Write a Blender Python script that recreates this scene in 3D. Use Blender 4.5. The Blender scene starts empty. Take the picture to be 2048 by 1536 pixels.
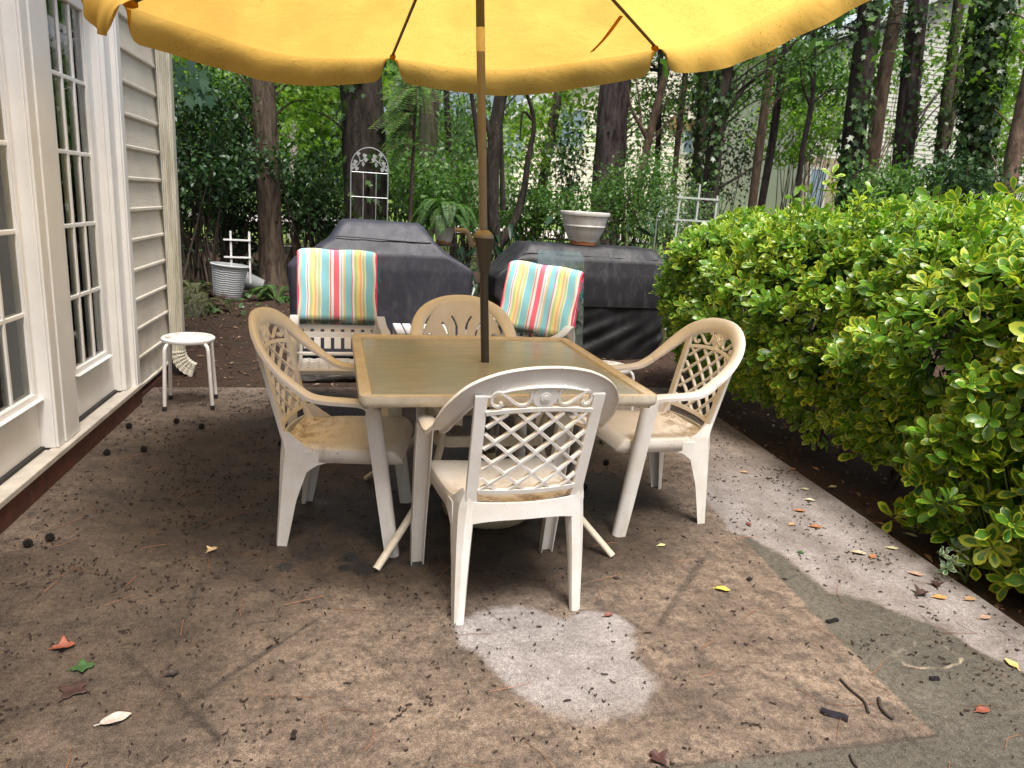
# Shaded back patio: umbrella table, resin chairs, covered grills, hedge, woods.
import bpy, math, random
import numpy as np
from mathutils import Vector, Matrix, noise as mnoise
random.seed(7); rng = np.random.default_rng(7)
S = bpy.context.scene; COL = S.collection
PI = math.pi
# ------------------------------------------------------------------ camera
W, Hh, F, CH = 2048, 1536, 1472.3, 1.40
def _n(v):
    v = np.array(v, float); return v/np.linalg.norm(v)
d1 = _n((668-1024, 385-768, F)); d2 = _n((7100-1024, 780-768, F)); d2 = _n(d2-d1*np.dot(d1, d2))
d3 = np.cross(d1, d2)
RW = np.array([d2, d1, -d3])            # rows: world axes in camera (right, down, forward) coordinates
def ray(px, py): return RW @ _n((px-1024, py-768, F))
def g(px, py, z=0.0):                   # a point of the horizontal plane z
    r = ray(px, py); t = (z-CH)/r[2]; return np.array([0, 0, CH])+r*t
def atY(px, py, Y):                     # a point of the vertical plane at distance Y
    r = ray(px, py); t = Y/r[1]; return np.array([0, 0, CH])+r*t
cam = bpy.data.cameras.new('camera'); co = bpy.data.objects.new('camera', cam); COL.objects.link(co)
cx, cy, cz = RW @ np.array([1, 0, 0]), RW @ np.array([0, -1, 0]), RW @ np.array([0, 0, -1])
co.matrix_world = Matrix(((cx[0], cy[0], cz[0], 0), (cx[1], cy[1], cz[1], 0), (cx[2], cy[2], cz[2], CH), (0, 0, 0, 1)))
cam.sensor_fit = 'HORIZONTAL'; cam.sensor_width = 36; cam.lens = F/W*36; cam.clip_start = 0.05; cam.clip_end = 500
S.camera = co
cam.dof.use_dof = True; cam.dof.focus_distance = 3.0; cam.dof.aperture_fstop = 8.0
# ------------------------------------------------------------------ materials
class NT:
    def __init__(s, name):
        s.m = bpy.data.materials.new(name); s.m.use_nodes = True
        s.t = s.m.node_tree; s.t.nodes.clear(); s.o = s.t.nodes.new('ShaderNodeOutputMaterial')
    def n(s, typ, **k):
        nd = s.t.nodes.new('ShaderNode'+typ)
        for a, v in k.items():
            if a.startswith('i_'):
                key = a[2:].replace('_', ' ')
                s.set(nd.inputs[int(key) if key.isdigit() else key], v)
            else: setattr(nd, a, v)
        return nd
    def set(s, sock, v):
        if isinstance(v, bpy.types.NodeSocket): s.t.links.new(v, sock)
        else: sock.default_value = v
    def coord(s, kind='Object'): return s.n('TexCoord').outputs[kind]
    def pos(s): return s.n('NewGeometry').outputs['Position']
    def scale(s, v, sc): return s.n('VectorMath', operation='MULTIPLY', i_0=v, i_1=sc).outputs[0]
    def noise(s, v, sc, det=4, rough=.6, dist=0):
        return s.n('TexNoise', i_Vector=v, i_Scale=sc, i_Detail=det, i_Roughness=rough, i_Distortion=dist).outputs['Fac']
    def mr(s, v, a, b, c=0, d=1): return s.n('MapRange', i_0=v, i_1=a, i_2=b, i_3=c, i_4=d).outputs[0]
    def mix(s, f, a, b, mode='MIX'):
        nd = s.n('Mix', data_type='RGBA', blend_type=mode)
        s.set(nd.inputs[0], f); s.set(nd.inputs[6], a); s.set(nd.inputs[7], b); return nd.outputs[2]
    def math(s, op, a, b=0): return s.n('Math', operation=op, i_0=a, i_1=b).outputs[0]
    def attr(s, name): return s.n('Attribute', attribute_name=name).outputs['Fac']
    def ramp(s, f, stops, interp='LINEAR'):
        nd = s.n('ValToRGB', i_Fac=f); cr = nd.color_ramp; cr.interpolation = interp
        while len(cr.elements) < len(stops): cr.elements.new(0.5)
        for e, (p, c) in zip(cr.elements, stops): e.position = p; e.color = (*c, 1)
        return nd.outputs[0]
    def bump(s, h, st=.3, d=.01): return s.n('Bump', i_Height=h, i_Strength=st, i_Distance=d).outputs[0]
    def bsdf(s, col, rough=.6, normal=None, spec=.5, metal=0, **k):
        b = s.n('BsdfPrincipled'); s.set(b.inputs['Base Color'], col); s.set(b.inputs['Roughness'], rough)
        s.set(b.inputs['Specular IOR Level'], spec); s.set(b.inputs['Metallic'], metal)
        for a, v in k.items(): s.set(b.inputs[a.replace('_', ' ')], v)
        if normal is not None: s.set(b.inputs['Normal'], normal)
        return b.outputs[0]
    def out(s, sh): s.t.links.new(sh, s.o.inputs[0]); return s.m
def c4(*c): return (*c, 1.0)

def mat_plain(name, col, rough=.6, var=.15, sc=6, bump=0, bsc=60, spec=.5, metal=0):
    t = NT(name); p = t.coord()
    f = t.mr(t.noise(p, sc), .3, .7)
    cc = t.mix(f, c4(*[x*(1-var) for x in col]), c4(*[min(1, x*(1+var)) for x in col]))
    nm = t.bump(t.noise(p, bsc), bump, .004) if bump else None
    return t.out(t.bsdf(cc, rough, nm, spec, metal))

def mat_plastic(name='chair_resin', base=(.78, .76, .73)):
    t = NT(name); p = t.coord()
    a = t.mr(t.noise(p, 9, 5, .65), .35, .75)
    col = t.mix(a, c4(*base), c4(base[0]*.88, base[1]*.84, base[2]*.76))
    z = t.n('SeparateXYZ', i_0=p).outputs[2]
    low = t.math('MULTIPLY', t.mr(z, .36, .02), t.mr(t.noise(t.scale(p, (22, 22, 5)), 1, 4), .4, .72))
    col = t.mix(t.math('MULTIPLY', low, .5), col, c4(.42, .43, .32))
    sp = t.mr(t.noise(p, 130, 2, .5), .70, .76)
    col = t.mix(t.math('MULTIPLY', sp, .55), col, c4(.12, .10, .07))
    return t.out(t.bsdf(col, .42, t.bump(t.noise(p, 160, 2), .06, .002), .4))

def mat_seat(name='stained_resin'):
    t = NT(name); p = t.coord()
    col = t.mix(t.mr(t.noise(p, 9, 5, .65), .35, .75), c4(.78, .74, .68), c4(.68, .61, .50))
    y = t.n('SeparateXYZ', i_0=p).outputs[1]
    f = t.math('MULTIPLY', t.mr(y, .06, -.17), t.mr(t.noise(t.scale(p, (14, 22, 8)), 1, 6, .7, .6), .47, .66))
    col = t.mix(t.math('MULTIPLY', f, .85), col, c4(.17, .09, .03))
    sp = t.mr(t.noise(p, 95, 2, .5), .69, .74)
    col = t.mix(t.math('MULTIPLY', sp, .7), col, c4(.07, .04, .02))
    return t.out(t.bsdf(col, .45, t.bump(t.noise(p, 160, 2), .06, .002), .4))

def mat_leaf(name, lo, hi, trans=.35, rough=.45, margin=None, spec=.4):
    t = NT(name); r = t.attr('rnd')
    col = t.mix(r, c4(*lo), c4(*hi))
    if margin is not None:
        uv = t.n('SeparateXYZ', i_0=t.n('UVMap').outputs[0])
        u = t.math('ABSOLUTE', t.math('SUBTRACT', uv.outputs[0], .5))
        v = t.math('SUBTRACT', uv.outputs[1], .5)
        e = t.math('SQRT', t.math('ADD', t.math('MULTIPLY', t.math('MULTIPLY', u, u), 4), t.math('MULTIPLY', t.math('MULTIPLY', v, v), 3.2)))
        nz = t.noise(t.pos(), 45, 3)
        thr = t.math('ADD', t.mr(t.attr('rnd2'), 0, 1, .98, .35), t.mr(nz, .3, .7, -.16, .16))
        k = t.mr(t.math('SUBTRACT', e, thr), -.05, .06)
        col = t.mix(k, col, c4(*margin))
        rib = t.mr(u, .0, .03, 1, 0)
        col = t.mix(t.math('MULTIPLY', rib, .35), col, c4(.32, .42, .12))
    b = t.bsdf(col, rough, None, spec)
    tr = t.n('BsdfTranslucent', i_Color=t.mix(1.0, col, c4(1.5, 1.5, .8), 'MULTIPLY')).outputs[0]
    mx = t.n('MixShader', i_0=trans, i_1=b, i_2=tr).outputs[0]
    return t.out(mx)

def mat_bark(name, a, b, vs=(9, 9, 1.6), moss=0):
    t = NT(name); p = t.coord()
    h = t.noise(t.scale(p, vs), 2.2, 6, .65, .4)
    col = t.mix(t.mr(h, .36, .62), c4(*b), c4(*a))
    if moss: col = t.mix(t.math('MULTIPLY', t.mr(t.noise(p, 2.5, 5), .42, .6), moss), col, c4(.05, .075, .03))
    return t.out(t.bsdf(col, .9, t.bump(h, .9, .05), .15))

def mat_glass(name, tint=(.9, .95, .92), fac=.12, rough=.02, dirt=0):
    t = NT(name)
    fr = t.n('LayerWeight', i_Blend=.25).outputs['Fresnel']
    f = t.n('Clamp', i_0=t.math('ADD', fr, fac)).outputs[0]
    gl = t.n('BsdfGlossy', i_Color=c4(.95, .97, .97), i_Roughness=rough).outputs[0]
    tp = t.n('BsdfTransparent', i_Color=c4(*tint)).outputs[0]
    sh = t.n('MixShader', i_0=f, i_1=tp, i_2=gl).outputs[0]
    if dirt:
        d = t.math('MULTIPLY', t.mr(t.noise(t.coord(), 22, 6, .7), .35, .75), dirt)
        sh = t.n('MixShader', i_0=d, i_1=sh, i_2=t.n('BsdfDiffuse', i_Color=c4(.45, .48, .45)).outputs[0]).outputs[0]
    return t.out(sh)
# ------------------------------------------------------------------ object helpers
def tag(o, label=None, cat=None, group=None, kind=None):
    if label: o['label'] = label
    if cat: o['category'] = cat
    if group: o['group'] = group
    if kind: o['kind'] = kind
    return o
def thing(name, label, cat, loc=(0, 0, 0), rz=0, group=None):
    o = bpy.data.objects.new(name, None); COL.objects.link(o); o.empty_display_size = .1
    o.location = loc; o.rotation_euler = (0, 0, rz)
    return tag(o, label, cat, group)
def link(name, me, mat, parent=None):
    o = bpy.data.objects.new(name, me); COL.objects.link(o)
    if mat is not None:
        for m in (mat if isinstance(mat, (list, tuple)) else [mat]): me.materials.append(m)
    if parent is not None: o.parent = parent
    return o
KIDS = {}
def copy_tree(o, parent=None):
    c = o.copy(); COL.objects.link(c)
    if parent is not None: c.parent = parent
    for ch in list(o.children): copy_tree(ch, c)
    return c
def crom(pts, n=8, closed=False):
    P = [np.array(p, float) for p in pts]; out = []
    m = len(P); rngi = range(m if closed else m-1)
    for i in rngi:
        p0 = P[(i-1) % m] if closed or i > 0 else 2*P[0]-P[1]
        p1, p2 = P[i], P[(i+1) % m]
        p3 = P[(i+2) % m] if closed or i+2 < m else 2*P[-1]-P[-2]
        for k in range(n):
            t = k/n
            out.append(.5*((2*p1)+(-p0+p2)*t+(2*p0-5*p1+4*p2-p3)*t*t+(-p0+3*p1-3*p2+p3)*t**3))
    if not closed: out.append(P[-1])
    return np.array(out)
class MB:
    def __init__(s): s.v = []; s.f = []; s.uv = {}; s.mi = []
    def add(s, vs, fs, mi=0):
        b = len(s.v); s.v += [tuple(map(float, q)) for q in vs]
        s.f += [tuple(b+i for i in f) for f in fs]; s.mi += [mi]*len(fs); return b
    def box(s, a, b, mi=0):
        (x0, y0, z0), (x1, y1, z1) = a, b
        s.add([(x0, y0, z0), (x1, y0, z0), (x1, y1, z0), (x0, y1, z0), (x0, y0, z1), (x1, y0, z1), (x1, y1, z1), (x0, y1, z1)],
              [(0, 3, 2, 1), (4, 5, 6, 7), (0, 1, 5, 4), (1, 2, 6, 5), (2, 3, 7, 6), (3, 0, 4, 7)], mi); return s
    def rings(s, R, closed=True, cap=True, mi=0):
        n = len(R[0]); assert all(len(r) == n for r in R); vs = [q for r in R for q in r]; fs = []
        for i in range(len(R)-1):
            for j in range(n if closed else n-1):
                k = (j+1) % n; fs.append((i*n+j, i*n+k, (i+1)*n+k, (i+1)*n+j))
        if cap and closed:
            fs.append(tuple(range(n-1, -1, -1))); fs.append(tuple((len(R)-1)*n+j for j in range(n)))
        s.add(vs, fs, mi); return s
    def tube(s, pts, r, seg=8, cap=True, flat=1.0, up=(0, 0, 1), mi=0):
        P = np.array(pts, float); n = len(P)
        rr = np.full(n, r, float) if np.isscalar(r) else np.array(r, float)
        R = []; T = np.gradient(P, axis=0); T /= (np.linalg.norm(T, axis=1)[:, None]+1e-12)
        u = np.array(up, float)
        if abs(np.dot(u, T[0])) > .95: u = np.array([0, 1., 0])
        for i in range(n):
            b = u-T[i]*np.dot(u, T[i]); b /= np.linalg.norm(b)+1e-12; u = b; a = np.cross(T[i], b)
            R.append([P[i]+rr[i]*(math.cos(2*PI*k/seg)*a+flat*math.sin(2*PI*k/seg)*b) for k in range(seg)])
        return s.rings(R, True, cap, mi)
    def sweep(s, pts, wd, prof, scw=None, scn=None, mi=0):
        P = np.array(pts, float); Wd = np.array(wd, float); T = np.gradient(P, axis=0); R = []
        for i in range(len(P)):
            t = T[i]/np.linalg.norm(T[i]); w = Wd[i]-t*np.dot(Wd[i], t); w /= np.linalg.norm(w); nn = np.cross(t, w)
            a = 1 if scw is None else scw[i]; b = 1 if scn is None else scn[i]
            R.append([P[i]+w*q[0]*a+nn*q[1]*b for q in prof])
        return s.rings(R, True, True, mi)
    def lathe(s, prof, c=(0, 0, 0), seg=32, mi=0, rip=None):
        R = []
        for k, (r, z) in enumerate(prof):
            R.append([(c[0]+r*math.cos(2*PI*j/seg), c[1]+r*math.sin(2*PI*j/seg), c[2]+z) for j in range(seg)])
        return s.rings(R, True, True, mi)
    def grid(s, fn, nu, nv, mi=0):
        vs = [fn(i/nu, j/nv) for j in range(nv+1) for i in range(nu+1)]
        s.add(vs, [(j*(nu+1)+i, j*(nu+1)+i+1, (j+1)*(nu+1)+i+1, (j+1)*(nu+1)+i) for j in range(nv) for i in range(nu)], mi); return s
    def mesh(s, name, smooth=35, recalc=True):
        me = bpy.data.meshes.new(name); me.from_pydata(s.v, [], s.f); me.update()
        if any(s.mi): me.polygons.foreach_set('material_index', s.mi)
        if recalc:
            import bmesh
            bm = bmesh.new(); bm.from_mesh(me); bmesh.ops.recalc_face_normals(bm, faces=bm.faces[:]); bm.to_mesh(me); bm.free()
        if smooth:
            me.shade_smooth(); me.set_sharp_from_angle(angle=math.radians(smooth))
        return me
    def build(s, name, mat, parent=None, smooth=35, bevel=0, solid=0, sub=0):
        o = link(name, s.mesh(name, smooth), mat, parent)
        if solid:
            m = o.modifiers.new('s', 'SOLIDIFY'); m.thickness = solid; m.offset = 0
        if bevel:
            m = o.modifiers.new('b', 'BEVEL'); m.width = bevel; m.segments = 2; m.limit_method = 'ANGLE'
        if sub:
            m = o.modifiers.new('u', 'SUBSURF'); m.levels = sub; m.render_levels = sub
        return o
# value noise for masks
_perm = rng.random((256, 256))
def vnoise(x, y):
    xi = np.floor(x).astype(int); yi = np.floor(y).astype(int); fx = x-xi; fy = y-yi
    fx = fx*fx*(3-2*fx); fy = fy*fy*(3-2*fy)
    a = _perm[xi & 255, yi & 255]; b = _perm[(xi+1) & 255, yi & 255]; c = _perm[xi & 255, (yi+1) & 255]; d = _perm[(xi+1) & 255, (yi+1) & 255]
    return (a*(1-fx)+b*fx)*(1-fy)+(c*(1-fx)+d*fx)*fy
def fbm(x, y, o=4):
    s = 0; a = .5; tt = 0
    for i in range(o): s = s+a*vnoise(x*2**i+17*i, y*2**i+31*i); tt += a; a *= .5
    return s/tt
def unit(a): return a/(np.linalg.norm(a, axis=-1, keepdims=True)+1e-9)
# leaf templates: (verts (along, across, up), faces, uv)
LT = {
 'kite': (np.array([(0, 0, 0), (.45, .30, .06), (1, 0, -.05), (.45, -.30, .06)]), [(0, 1, 2), (0, 2, 3)], [(.5, 0), (1, .45), (.5, 1), (0, .45)]),
 'obov': (np.array([(0, 0, 0), (.35, .15, .045), (.35, 0, .0), (.35, -.15, .045), (.7, .235, .05), (.7, 0, .0), (.7, -.235, .05), (.9, .15, .0), (.9, 0, -.03), (.9, -.15, .0), (1.0, 0, -.07)]),
          [(0, 2, 1), (0, 3, 2), (1, 2, 5, 4), (2, 3, 6, 5), (4, 5, 8, 7), (5, 6, 9, 8), (7, 8, 10), (8, 9, 10)],
          [(.5, 0), (1, .3), (.5, .3), (0, .3), (1, .66), (.5, .66), (0, .66), (.93, .88), (.5, .88), (.07, .88), (.5, 1)]),
 'blade': (np.array([(0, 0, 0), (.3, .06, .02), (.3, -.06, .02), (.7, .055, 0.0), (.7, -.055, 0.0), (1, 0, -.12)]),
           [(0, 2, 1), (1, 2, 4, 3), (3, 4, 5)], [(.5, 0), (1, .3), (0, .3), (1, .7), (0, .7), (.5, 1)]),
 'maple': (np.array([(0, 0, 0), (.12, .34, .03), (.38, .22, .02), (.62, .46, 0), (.62, .17, .02), (1, 0, -.05), (.62, -.17, .02), (.62, -.46, 0), (.38, -.22, .02), (.12, -.34, .03), (.4, 0, 0)]),
           [(10, 0, 1, 2), (10, 2, 3, 4), (10, 4, 5), (10, 5, 6), (10, 6, 7, 8), (10, 8, 9, 0)],
           [(.5, 0), (1, .1), (.8, .4), (1, .6), (.7, .6), (.5, 1), (.3, .6), (0, .6), (.2, .4), (0, .1), (.5, .4)]),
}
def leaves(name, pos, dirs, nrm, size, mat, parent=None, tpl='kite', wide=1.0, rnd=None, rnd2=None):
    V, Fs, UV = LT[tpl]; pos = np.asarray(pos, float); N = len(pos); m = len(V)
    d = unit(np.asarray(dirs, float)); n = np.asarray(nrm, float); n = unit(n-d*np.sum(n*d, 1, keepdims=True)); s = np.cross(n, d)
    size = np.broadcast_to(np.asarray(size, float), (N,))[:, None, None]
    co_ = pos[:, None, :]+size*(V[None, :, 0:1]*d[:, None, :]+wide*V[None, :, 1:2]*s[:, None, :]+V[None, :, 2:3]*n[:, None, :])
    me = bpy.data.meshes.new(name); me.vertices.add(N*m); me.vertices.foreach_set('co', co_.astype(np.float32).ravel())
    lv = np.concatenate([np.array(f) for f in Fs]); L = len(lv); nf = len(Fs)
    tot = np.array([len(f) for f in Fs]); st = np.concatenate([[0], np.cumsum(tot)[:-1]])
    me.loops.add(N*L); me.loops.foreach_set('vertex_index', (lv[None, :]+m*np.arange(N)[:, None]).astype(np.int32).ravel())
    me.polygons.add(N*nf); me.polygons.foreach_set('loop_start', (st[None, :]+L*np.arange(N)[:, None]).astype(np.int32).ravel())
    uvl = me.uv_layers.new(name='UVMap'); uva = np.array(UV, np.float32)[lv]
    uvl.data.foreach_set('uv', np.broadcast_to(uva[None], (N, L, 2)).astype(np.float32).ravel())
    for nm, val in (('rnd', rnd), ('rnd2', rnd2)):
        val = rng.random(N) if val is None else np.broadcast_to(np.asarray(val, float), (N,))
        at = me.attributes.new(nm, 'FLOAT', 'POINT'); at.data.foreach_set('value', np.repeat(val, m).astype(np.float32))
    me.update(calc_edges=True); me.validate()
    if tpl == 'obov': me.shade_smooth()
    return link(name, me, mat, parent)
def rand_dirs(n): return unit(rng.normal(size=(n, 3)))
# ------------------------------------------------------------------ light
SUN_EL, SUN_AZ = math.radians(68), math.radians(174)     # azimuth clockwise from +Y
sd = np.array([math.sin(SUN_AZ)*math.cos(SUN_EL), math.cos(SUN_AZ)*math.cos(SUN_EL), math.sin(SUN_EL)])
wld = bpy.data.worlds.new('World'); S.world = wld; wld.use_nodes = True
wt = wld.node_tree; bg = wt.nodes['Background']; sk = wt.nodes.new('ShaderNodeTexSky'); sk.sky_type = 'NISHITA'
sk.sun_disc = False; sk.sun_elevation = SUN_EL; sk.sun_rotation = SUN_AZ; sk.air_density = 1.0; sk.dust_density = 6.0; sk.ozone_density = .6
wt.links.new(sk.outputs[0], bg.inputs[0]); bg.inputs[1].default_value = .11
sl = bpy.data.lights.new('sun', 'SUN'); sl.energy = 3.5; sl.angle = math.radians(22); sl.color = (1, .97, .93)
so = bpy.data.objects.new('sun', sl); COL.objects.link(so); so.location = (0, 0, 12)
so.rotation_euler = Vector(tuple(-sd)).to_track_quat('-Z', 'Y').to_euler()
S.view_settings.view_transform = 'Standard'; S.view_settings.look = 'None'; S.view_settings.exposure = 0.9; S.view_settings.gamma = 1
S.view_settings.use_curve_mapping = False
# ------------------------------------------------------------------ ground
PBACK = 5.43
def pedge(y): return 2.469+(y-1.9)*.0807
def gz(x, y):
    x = np.asarray(x, float); y = np.asarray(y, float)
    s = np.clip(y-5.7, 0, 24)
    return -.035+.036*s+.03*(fbm(x*1.3+5, y*1.3+3, 3)-.5)*np.clip((y-5.4)/1.5+np.clip((x-2.7)/.6, 0, 1), 0, 1)
def gzs(x, y): return float(gz(np.array([x]), np.array([y]))[0])
def ground_hit(px, py):
    r = ray(px, py); t = 1.0
    for _ in range(4000):
        p = np.array([0, 0, CH])+r*t
        if p[2] < gzs(p[0], p[1]) or t > 60: return p
        t += .02
    return p
def gridmesh(name, X, Y, Z, mat, attrs=None, kind='structure', smooth=True):
    ny, nx = X.shape
    me = bpy.data.meshes.new(name); me.vertices.add(nx*ny)
    me.vertices.foreach_set('co', np.stack([X, Y, Z], -1).astype(np.float32).ravel())
    i = np.arange(nx-1)[None, :]+nx*np.arange(ny-1)[:, None]
    q = np.stack([i, i+1, i+nx+1, i+nx], -1).reshape(-1, 4); n = len(q)
    me.loops.add(n*4); me.loops.foreach_set('vertex_index', q.astype(np.int32).ravel())
    me.polygons.add(n); me.polygons.foreach_set('loop_start', (4*np.arange(n)).astype(np.int32))
    for k, a in (attrs or {}).items():
        at = me.attributes.new(k, 'FLOAT', 'POINT'); at.data.foreach_set('value', a.astype(np.float32).ravel())
    me.update(calc_edges=True)
    if smooth: me.shade_smooth()
    o = link(name, me, mat); 
    if kind: o['kind'] = kind
    return o
t = NT('ground_soil'); p = t.pos()
n1 = t.noise(p, 2.2, 6, .65); n2 = t.noise(t.scale(p, (30, 55, 30)), 1, 4, .7, .5)
mul = t.mix(t.mr(n2, .36, .66), c4(.030, .017, .012), c4(.085, .046, .032))
mul = t.mix(t.mr(t.noise(t.scale(p, (46, 80, 40)), 1.3, 3, .6), .66, .72), mul, c4(.24, .17, .13))
mul = t.mix(t.mr(n1, .3, .75), mul, c4(.035, .028, .02))
xyz = t.n('SeparateXYZ', i_0=p)
gr = t.mix(t.noise(p, 9, 5), c4(.10, .17, .035), c4(.20, .27, .07))
fr = t.mr(t.math('ADD', xyz.outputs[1], t.mr(n1, .2, .8, -3, 3)), 15.2, 17.2)
mat_ground = t.out(t.bsdf(t.mix(fr, mul, gr), .92, t.bump(n2, .8, .02), .15))
xs = np.concatenate([np.linspace(-60, -6, 14), np.linspace(-5, 7, 150), np.linspace(8, 60, 14)])
ys = np.concatenate([np.linspace(-40, 0, 10), np.linspace(.6, 14, 160), np.linspace(15, 120, 36)])
X, Y = np.meshgrid(xs, ys); Z = gz(X, Y)
inp = (X > -3) & (X < pedge(Y)-.06) & (Y < PBACK-.06); Z[inp] = -.25
gridmesh('ground', X, Y, Z, mat_ground)
# ------------------------------------------------------------------ patio slab with its stains
def pix_poly(pp): return np.array([g(*q)[:2] for q in pp])
def sdist(poly, x, y, closed=True):
    d = np.full(x.shape, 1e9); ins = np.zeros(x.shape, bool); n = len(poly)
    for i in range(n if closed else n-1):
        a = poly[i]; b = poly[(i+1) % n]; ex, ey = b-a
        tt = np.clip(((x-a[0])*ex+(y-a[1])*ey)/(ex*ex+ey*ey+1e-12), 0, 1)
        d = np.minimum(d, np.hypot(x-a[0]-tt*ex, y-a[1]-tt*ey))
        if closed:
            c = ((a[1] > y) != (b[1] > y)); ins ^= c & (x < (b[0]-a[0])*(y-a[1])/(b[1]-a[1]+1e-12)+a[0])
    return np.where(ins, -d, d) if closed else d
def sm(v, a, b):
    q = np.clip((v-a)/(b-a), 0, 1); return q*q*(3-2*q)
yy = np.concatenate([np.linspace(-6, 1.0, 24), np.linspace(1.02, 3.4, 420), np.linspace(3.41, PBACK, 190)])
uu = np.linspace(0, 1, 520)
U, Yp = np.meshgrid(uu, yy); Xp = -1.5+U*(pedge(Yp)+1.5)
wx = Xp+.035*(fbm(Xp*9, Yp*9, 3)-.5)*2; wy = Yp+.035*(fbm(Xp*9+50, Yp*9+9, 3)-.5)*2
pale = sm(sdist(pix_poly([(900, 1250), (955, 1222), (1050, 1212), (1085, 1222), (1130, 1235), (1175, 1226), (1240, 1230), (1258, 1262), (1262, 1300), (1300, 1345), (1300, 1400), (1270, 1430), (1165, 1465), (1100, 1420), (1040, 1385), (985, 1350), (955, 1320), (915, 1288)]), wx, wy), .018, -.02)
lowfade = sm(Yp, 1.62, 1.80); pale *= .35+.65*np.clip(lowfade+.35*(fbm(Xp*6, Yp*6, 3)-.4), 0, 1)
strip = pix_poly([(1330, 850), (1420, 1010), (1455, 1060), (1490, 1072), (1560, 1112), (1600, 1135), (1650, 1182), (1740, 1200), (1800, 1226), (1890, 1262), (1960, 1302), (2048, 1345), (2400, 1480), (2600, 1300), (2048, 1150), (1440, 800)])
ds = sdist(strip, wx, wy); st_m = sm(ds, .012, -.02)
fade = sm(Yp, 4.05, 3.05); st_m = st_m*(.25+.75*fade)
inner = sdist(pix_poly([(1200, 900), (1480, 1070), (1640, 1240), (1870, 1470), (1280, 1545), (600, 1700), (-900, 1700), (0, 900)]), Xp+.012*(fbm(Xp*14, Yp*14, 3)-.5), Yp)
band = sm(inner, -.008, .012)*(1-st_m)*sm(Yp, 3.1, 2.7)*sm(Xp, .2, .7)
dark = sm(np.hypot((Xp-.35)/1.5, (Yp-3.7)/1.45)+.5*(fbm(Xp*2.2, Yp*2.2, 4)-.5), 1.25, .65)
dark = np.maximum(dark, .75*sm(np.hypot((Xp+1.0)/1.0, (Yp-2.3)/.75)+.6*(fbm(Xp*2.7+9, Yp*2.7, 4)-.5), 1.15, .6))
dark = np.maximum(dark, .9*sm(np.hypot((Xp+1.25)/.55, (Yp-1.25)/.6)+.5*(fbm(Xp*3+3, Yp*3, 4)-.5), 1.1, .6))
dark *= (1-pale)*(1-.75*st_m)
lines = np.zeros_like(Xp)
for a, b, w, k in [((439, 1112), (575, 1200), .010, 1), ((248, 1305), (340, 1385), .012, .7), ((335, 1380), (437, 1476), .014, .9), ((370, 1408), (560, 1285), .012, 1), ((560, 1285), (640, 1235), .008, .6),
                   ((381, 1175), (549, 1099), .008, .7), ((1406, 1117), (1318, 1250), .016, .55), ((317, 1373), (422, 1105), .010, .45), ((422, 1105), (470, 960), .008, .4),
                   ((250, 855), (420, 990), .008, .5), ((420, 990), (620, 860), .007, .35), ((500, 1245), (560, 1240), .007, .6), ((180, 960), (300, 1055), .008, .5), ((1190, 1195), (1390, 1330), .01, .25), ((720, 1290), (850, 1400), .012, .45)]:
    pl = np.array([g(*a)[:2], g(*b)[:2]]); d = sdist(pl, Xp+.006*(fbm(Xp*20, Yp*20, 2)-.5), Yp, False)
    lines = np.maximum(lines, min(1, k*1.35)*sm(d, w*1.25, w*.4)*(.5+.8*fbm(Xp*12, Yp*12, 3)))
for a, b, w, k in [((1870, 1470), (1280, 1540), .010, .7)]:
    pl = np.array([g(*a)[:2], g(*b)[:2]]); lines = np.maximum(lines, k*sm(sdist(pl, Xp, Yp, False), w, w*.2))
wet = np.zeros_like(Xp)                       # puddly black spots by the feet
for q, r in [((735, 1140), .085), ((830, 1125), .06), ((572, 1130), .045), ((640, 1005), .05), ((690, 1135), .04), ((700, 1115), .05)]:
    c = g(*q); wet = np.maximum(wet, sm(np.hypot(Xp-c[0], Yp-c[1])+.07*(fbm(Xp*11, Yp*11, 3)-.5), r, r*.35))
ring = sdist(pix_poly([(1790, 1305), (1830, 1285), (1880, 1290), (1915, 1312), (1900, 1330), (1850, 1335), (1810, 1325)]), wx, wy)
dep = sm(np.abs(ring), .008, .002)*np.clip(fbm(Xp*16, Yp*16, 3)*2.4-.75, 0, 1)*.7
Zp = 0.004*(fbm(Xp*3, Yp*3, 3)-.5)-.004*np.clip(lines, 0, 1)*.5-.003*sm(np.abs(inner), .006, .001)*sm(Xp, 1.0, 1.3)
t = NT('patio_concrete'); p = t.pos()
fine = t.noise(p, 260, 3, .75); mid = t.noise(p, 34, 5, .7); big = t.noise(p, 3.2, 6, .65)
base = t.mix(t.mr(big, .32, .68), c4(.088, .064, .048), c4(.225, .170, .125))
base = t.mix(t.math('MULTIPLY', t.mr(t.noise(p, 13, 6, .75), .44, .62), .8), base, c4(.050, .038, .030))
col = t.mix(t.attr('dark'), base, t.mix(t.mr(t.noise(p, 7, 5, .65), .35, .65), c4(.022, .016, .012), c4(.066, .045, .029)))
grn = t.mix(t.mr(big, .3, .7), c4(.048, .044, .034), c4(.095, .087, .068))
col = t.mix(t.attr('band'), col, grn)
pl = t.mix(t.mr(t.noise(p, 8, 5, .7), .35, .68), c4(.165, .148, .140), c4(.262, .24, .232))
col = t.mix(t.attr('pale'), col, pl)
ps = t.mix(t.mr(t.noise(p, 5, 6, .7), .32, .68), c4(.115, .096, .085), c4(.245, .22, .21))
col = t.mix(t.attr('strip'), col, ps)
col = t.mix(t.attr('lines'), col, c4(.035, .026, .02))
col = t.mix(t.attr('wet'), col, c4(.013, .011, .010))
col = t.mix(t.attr('dep'), col, c4(.42, .36, .27))
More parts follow.
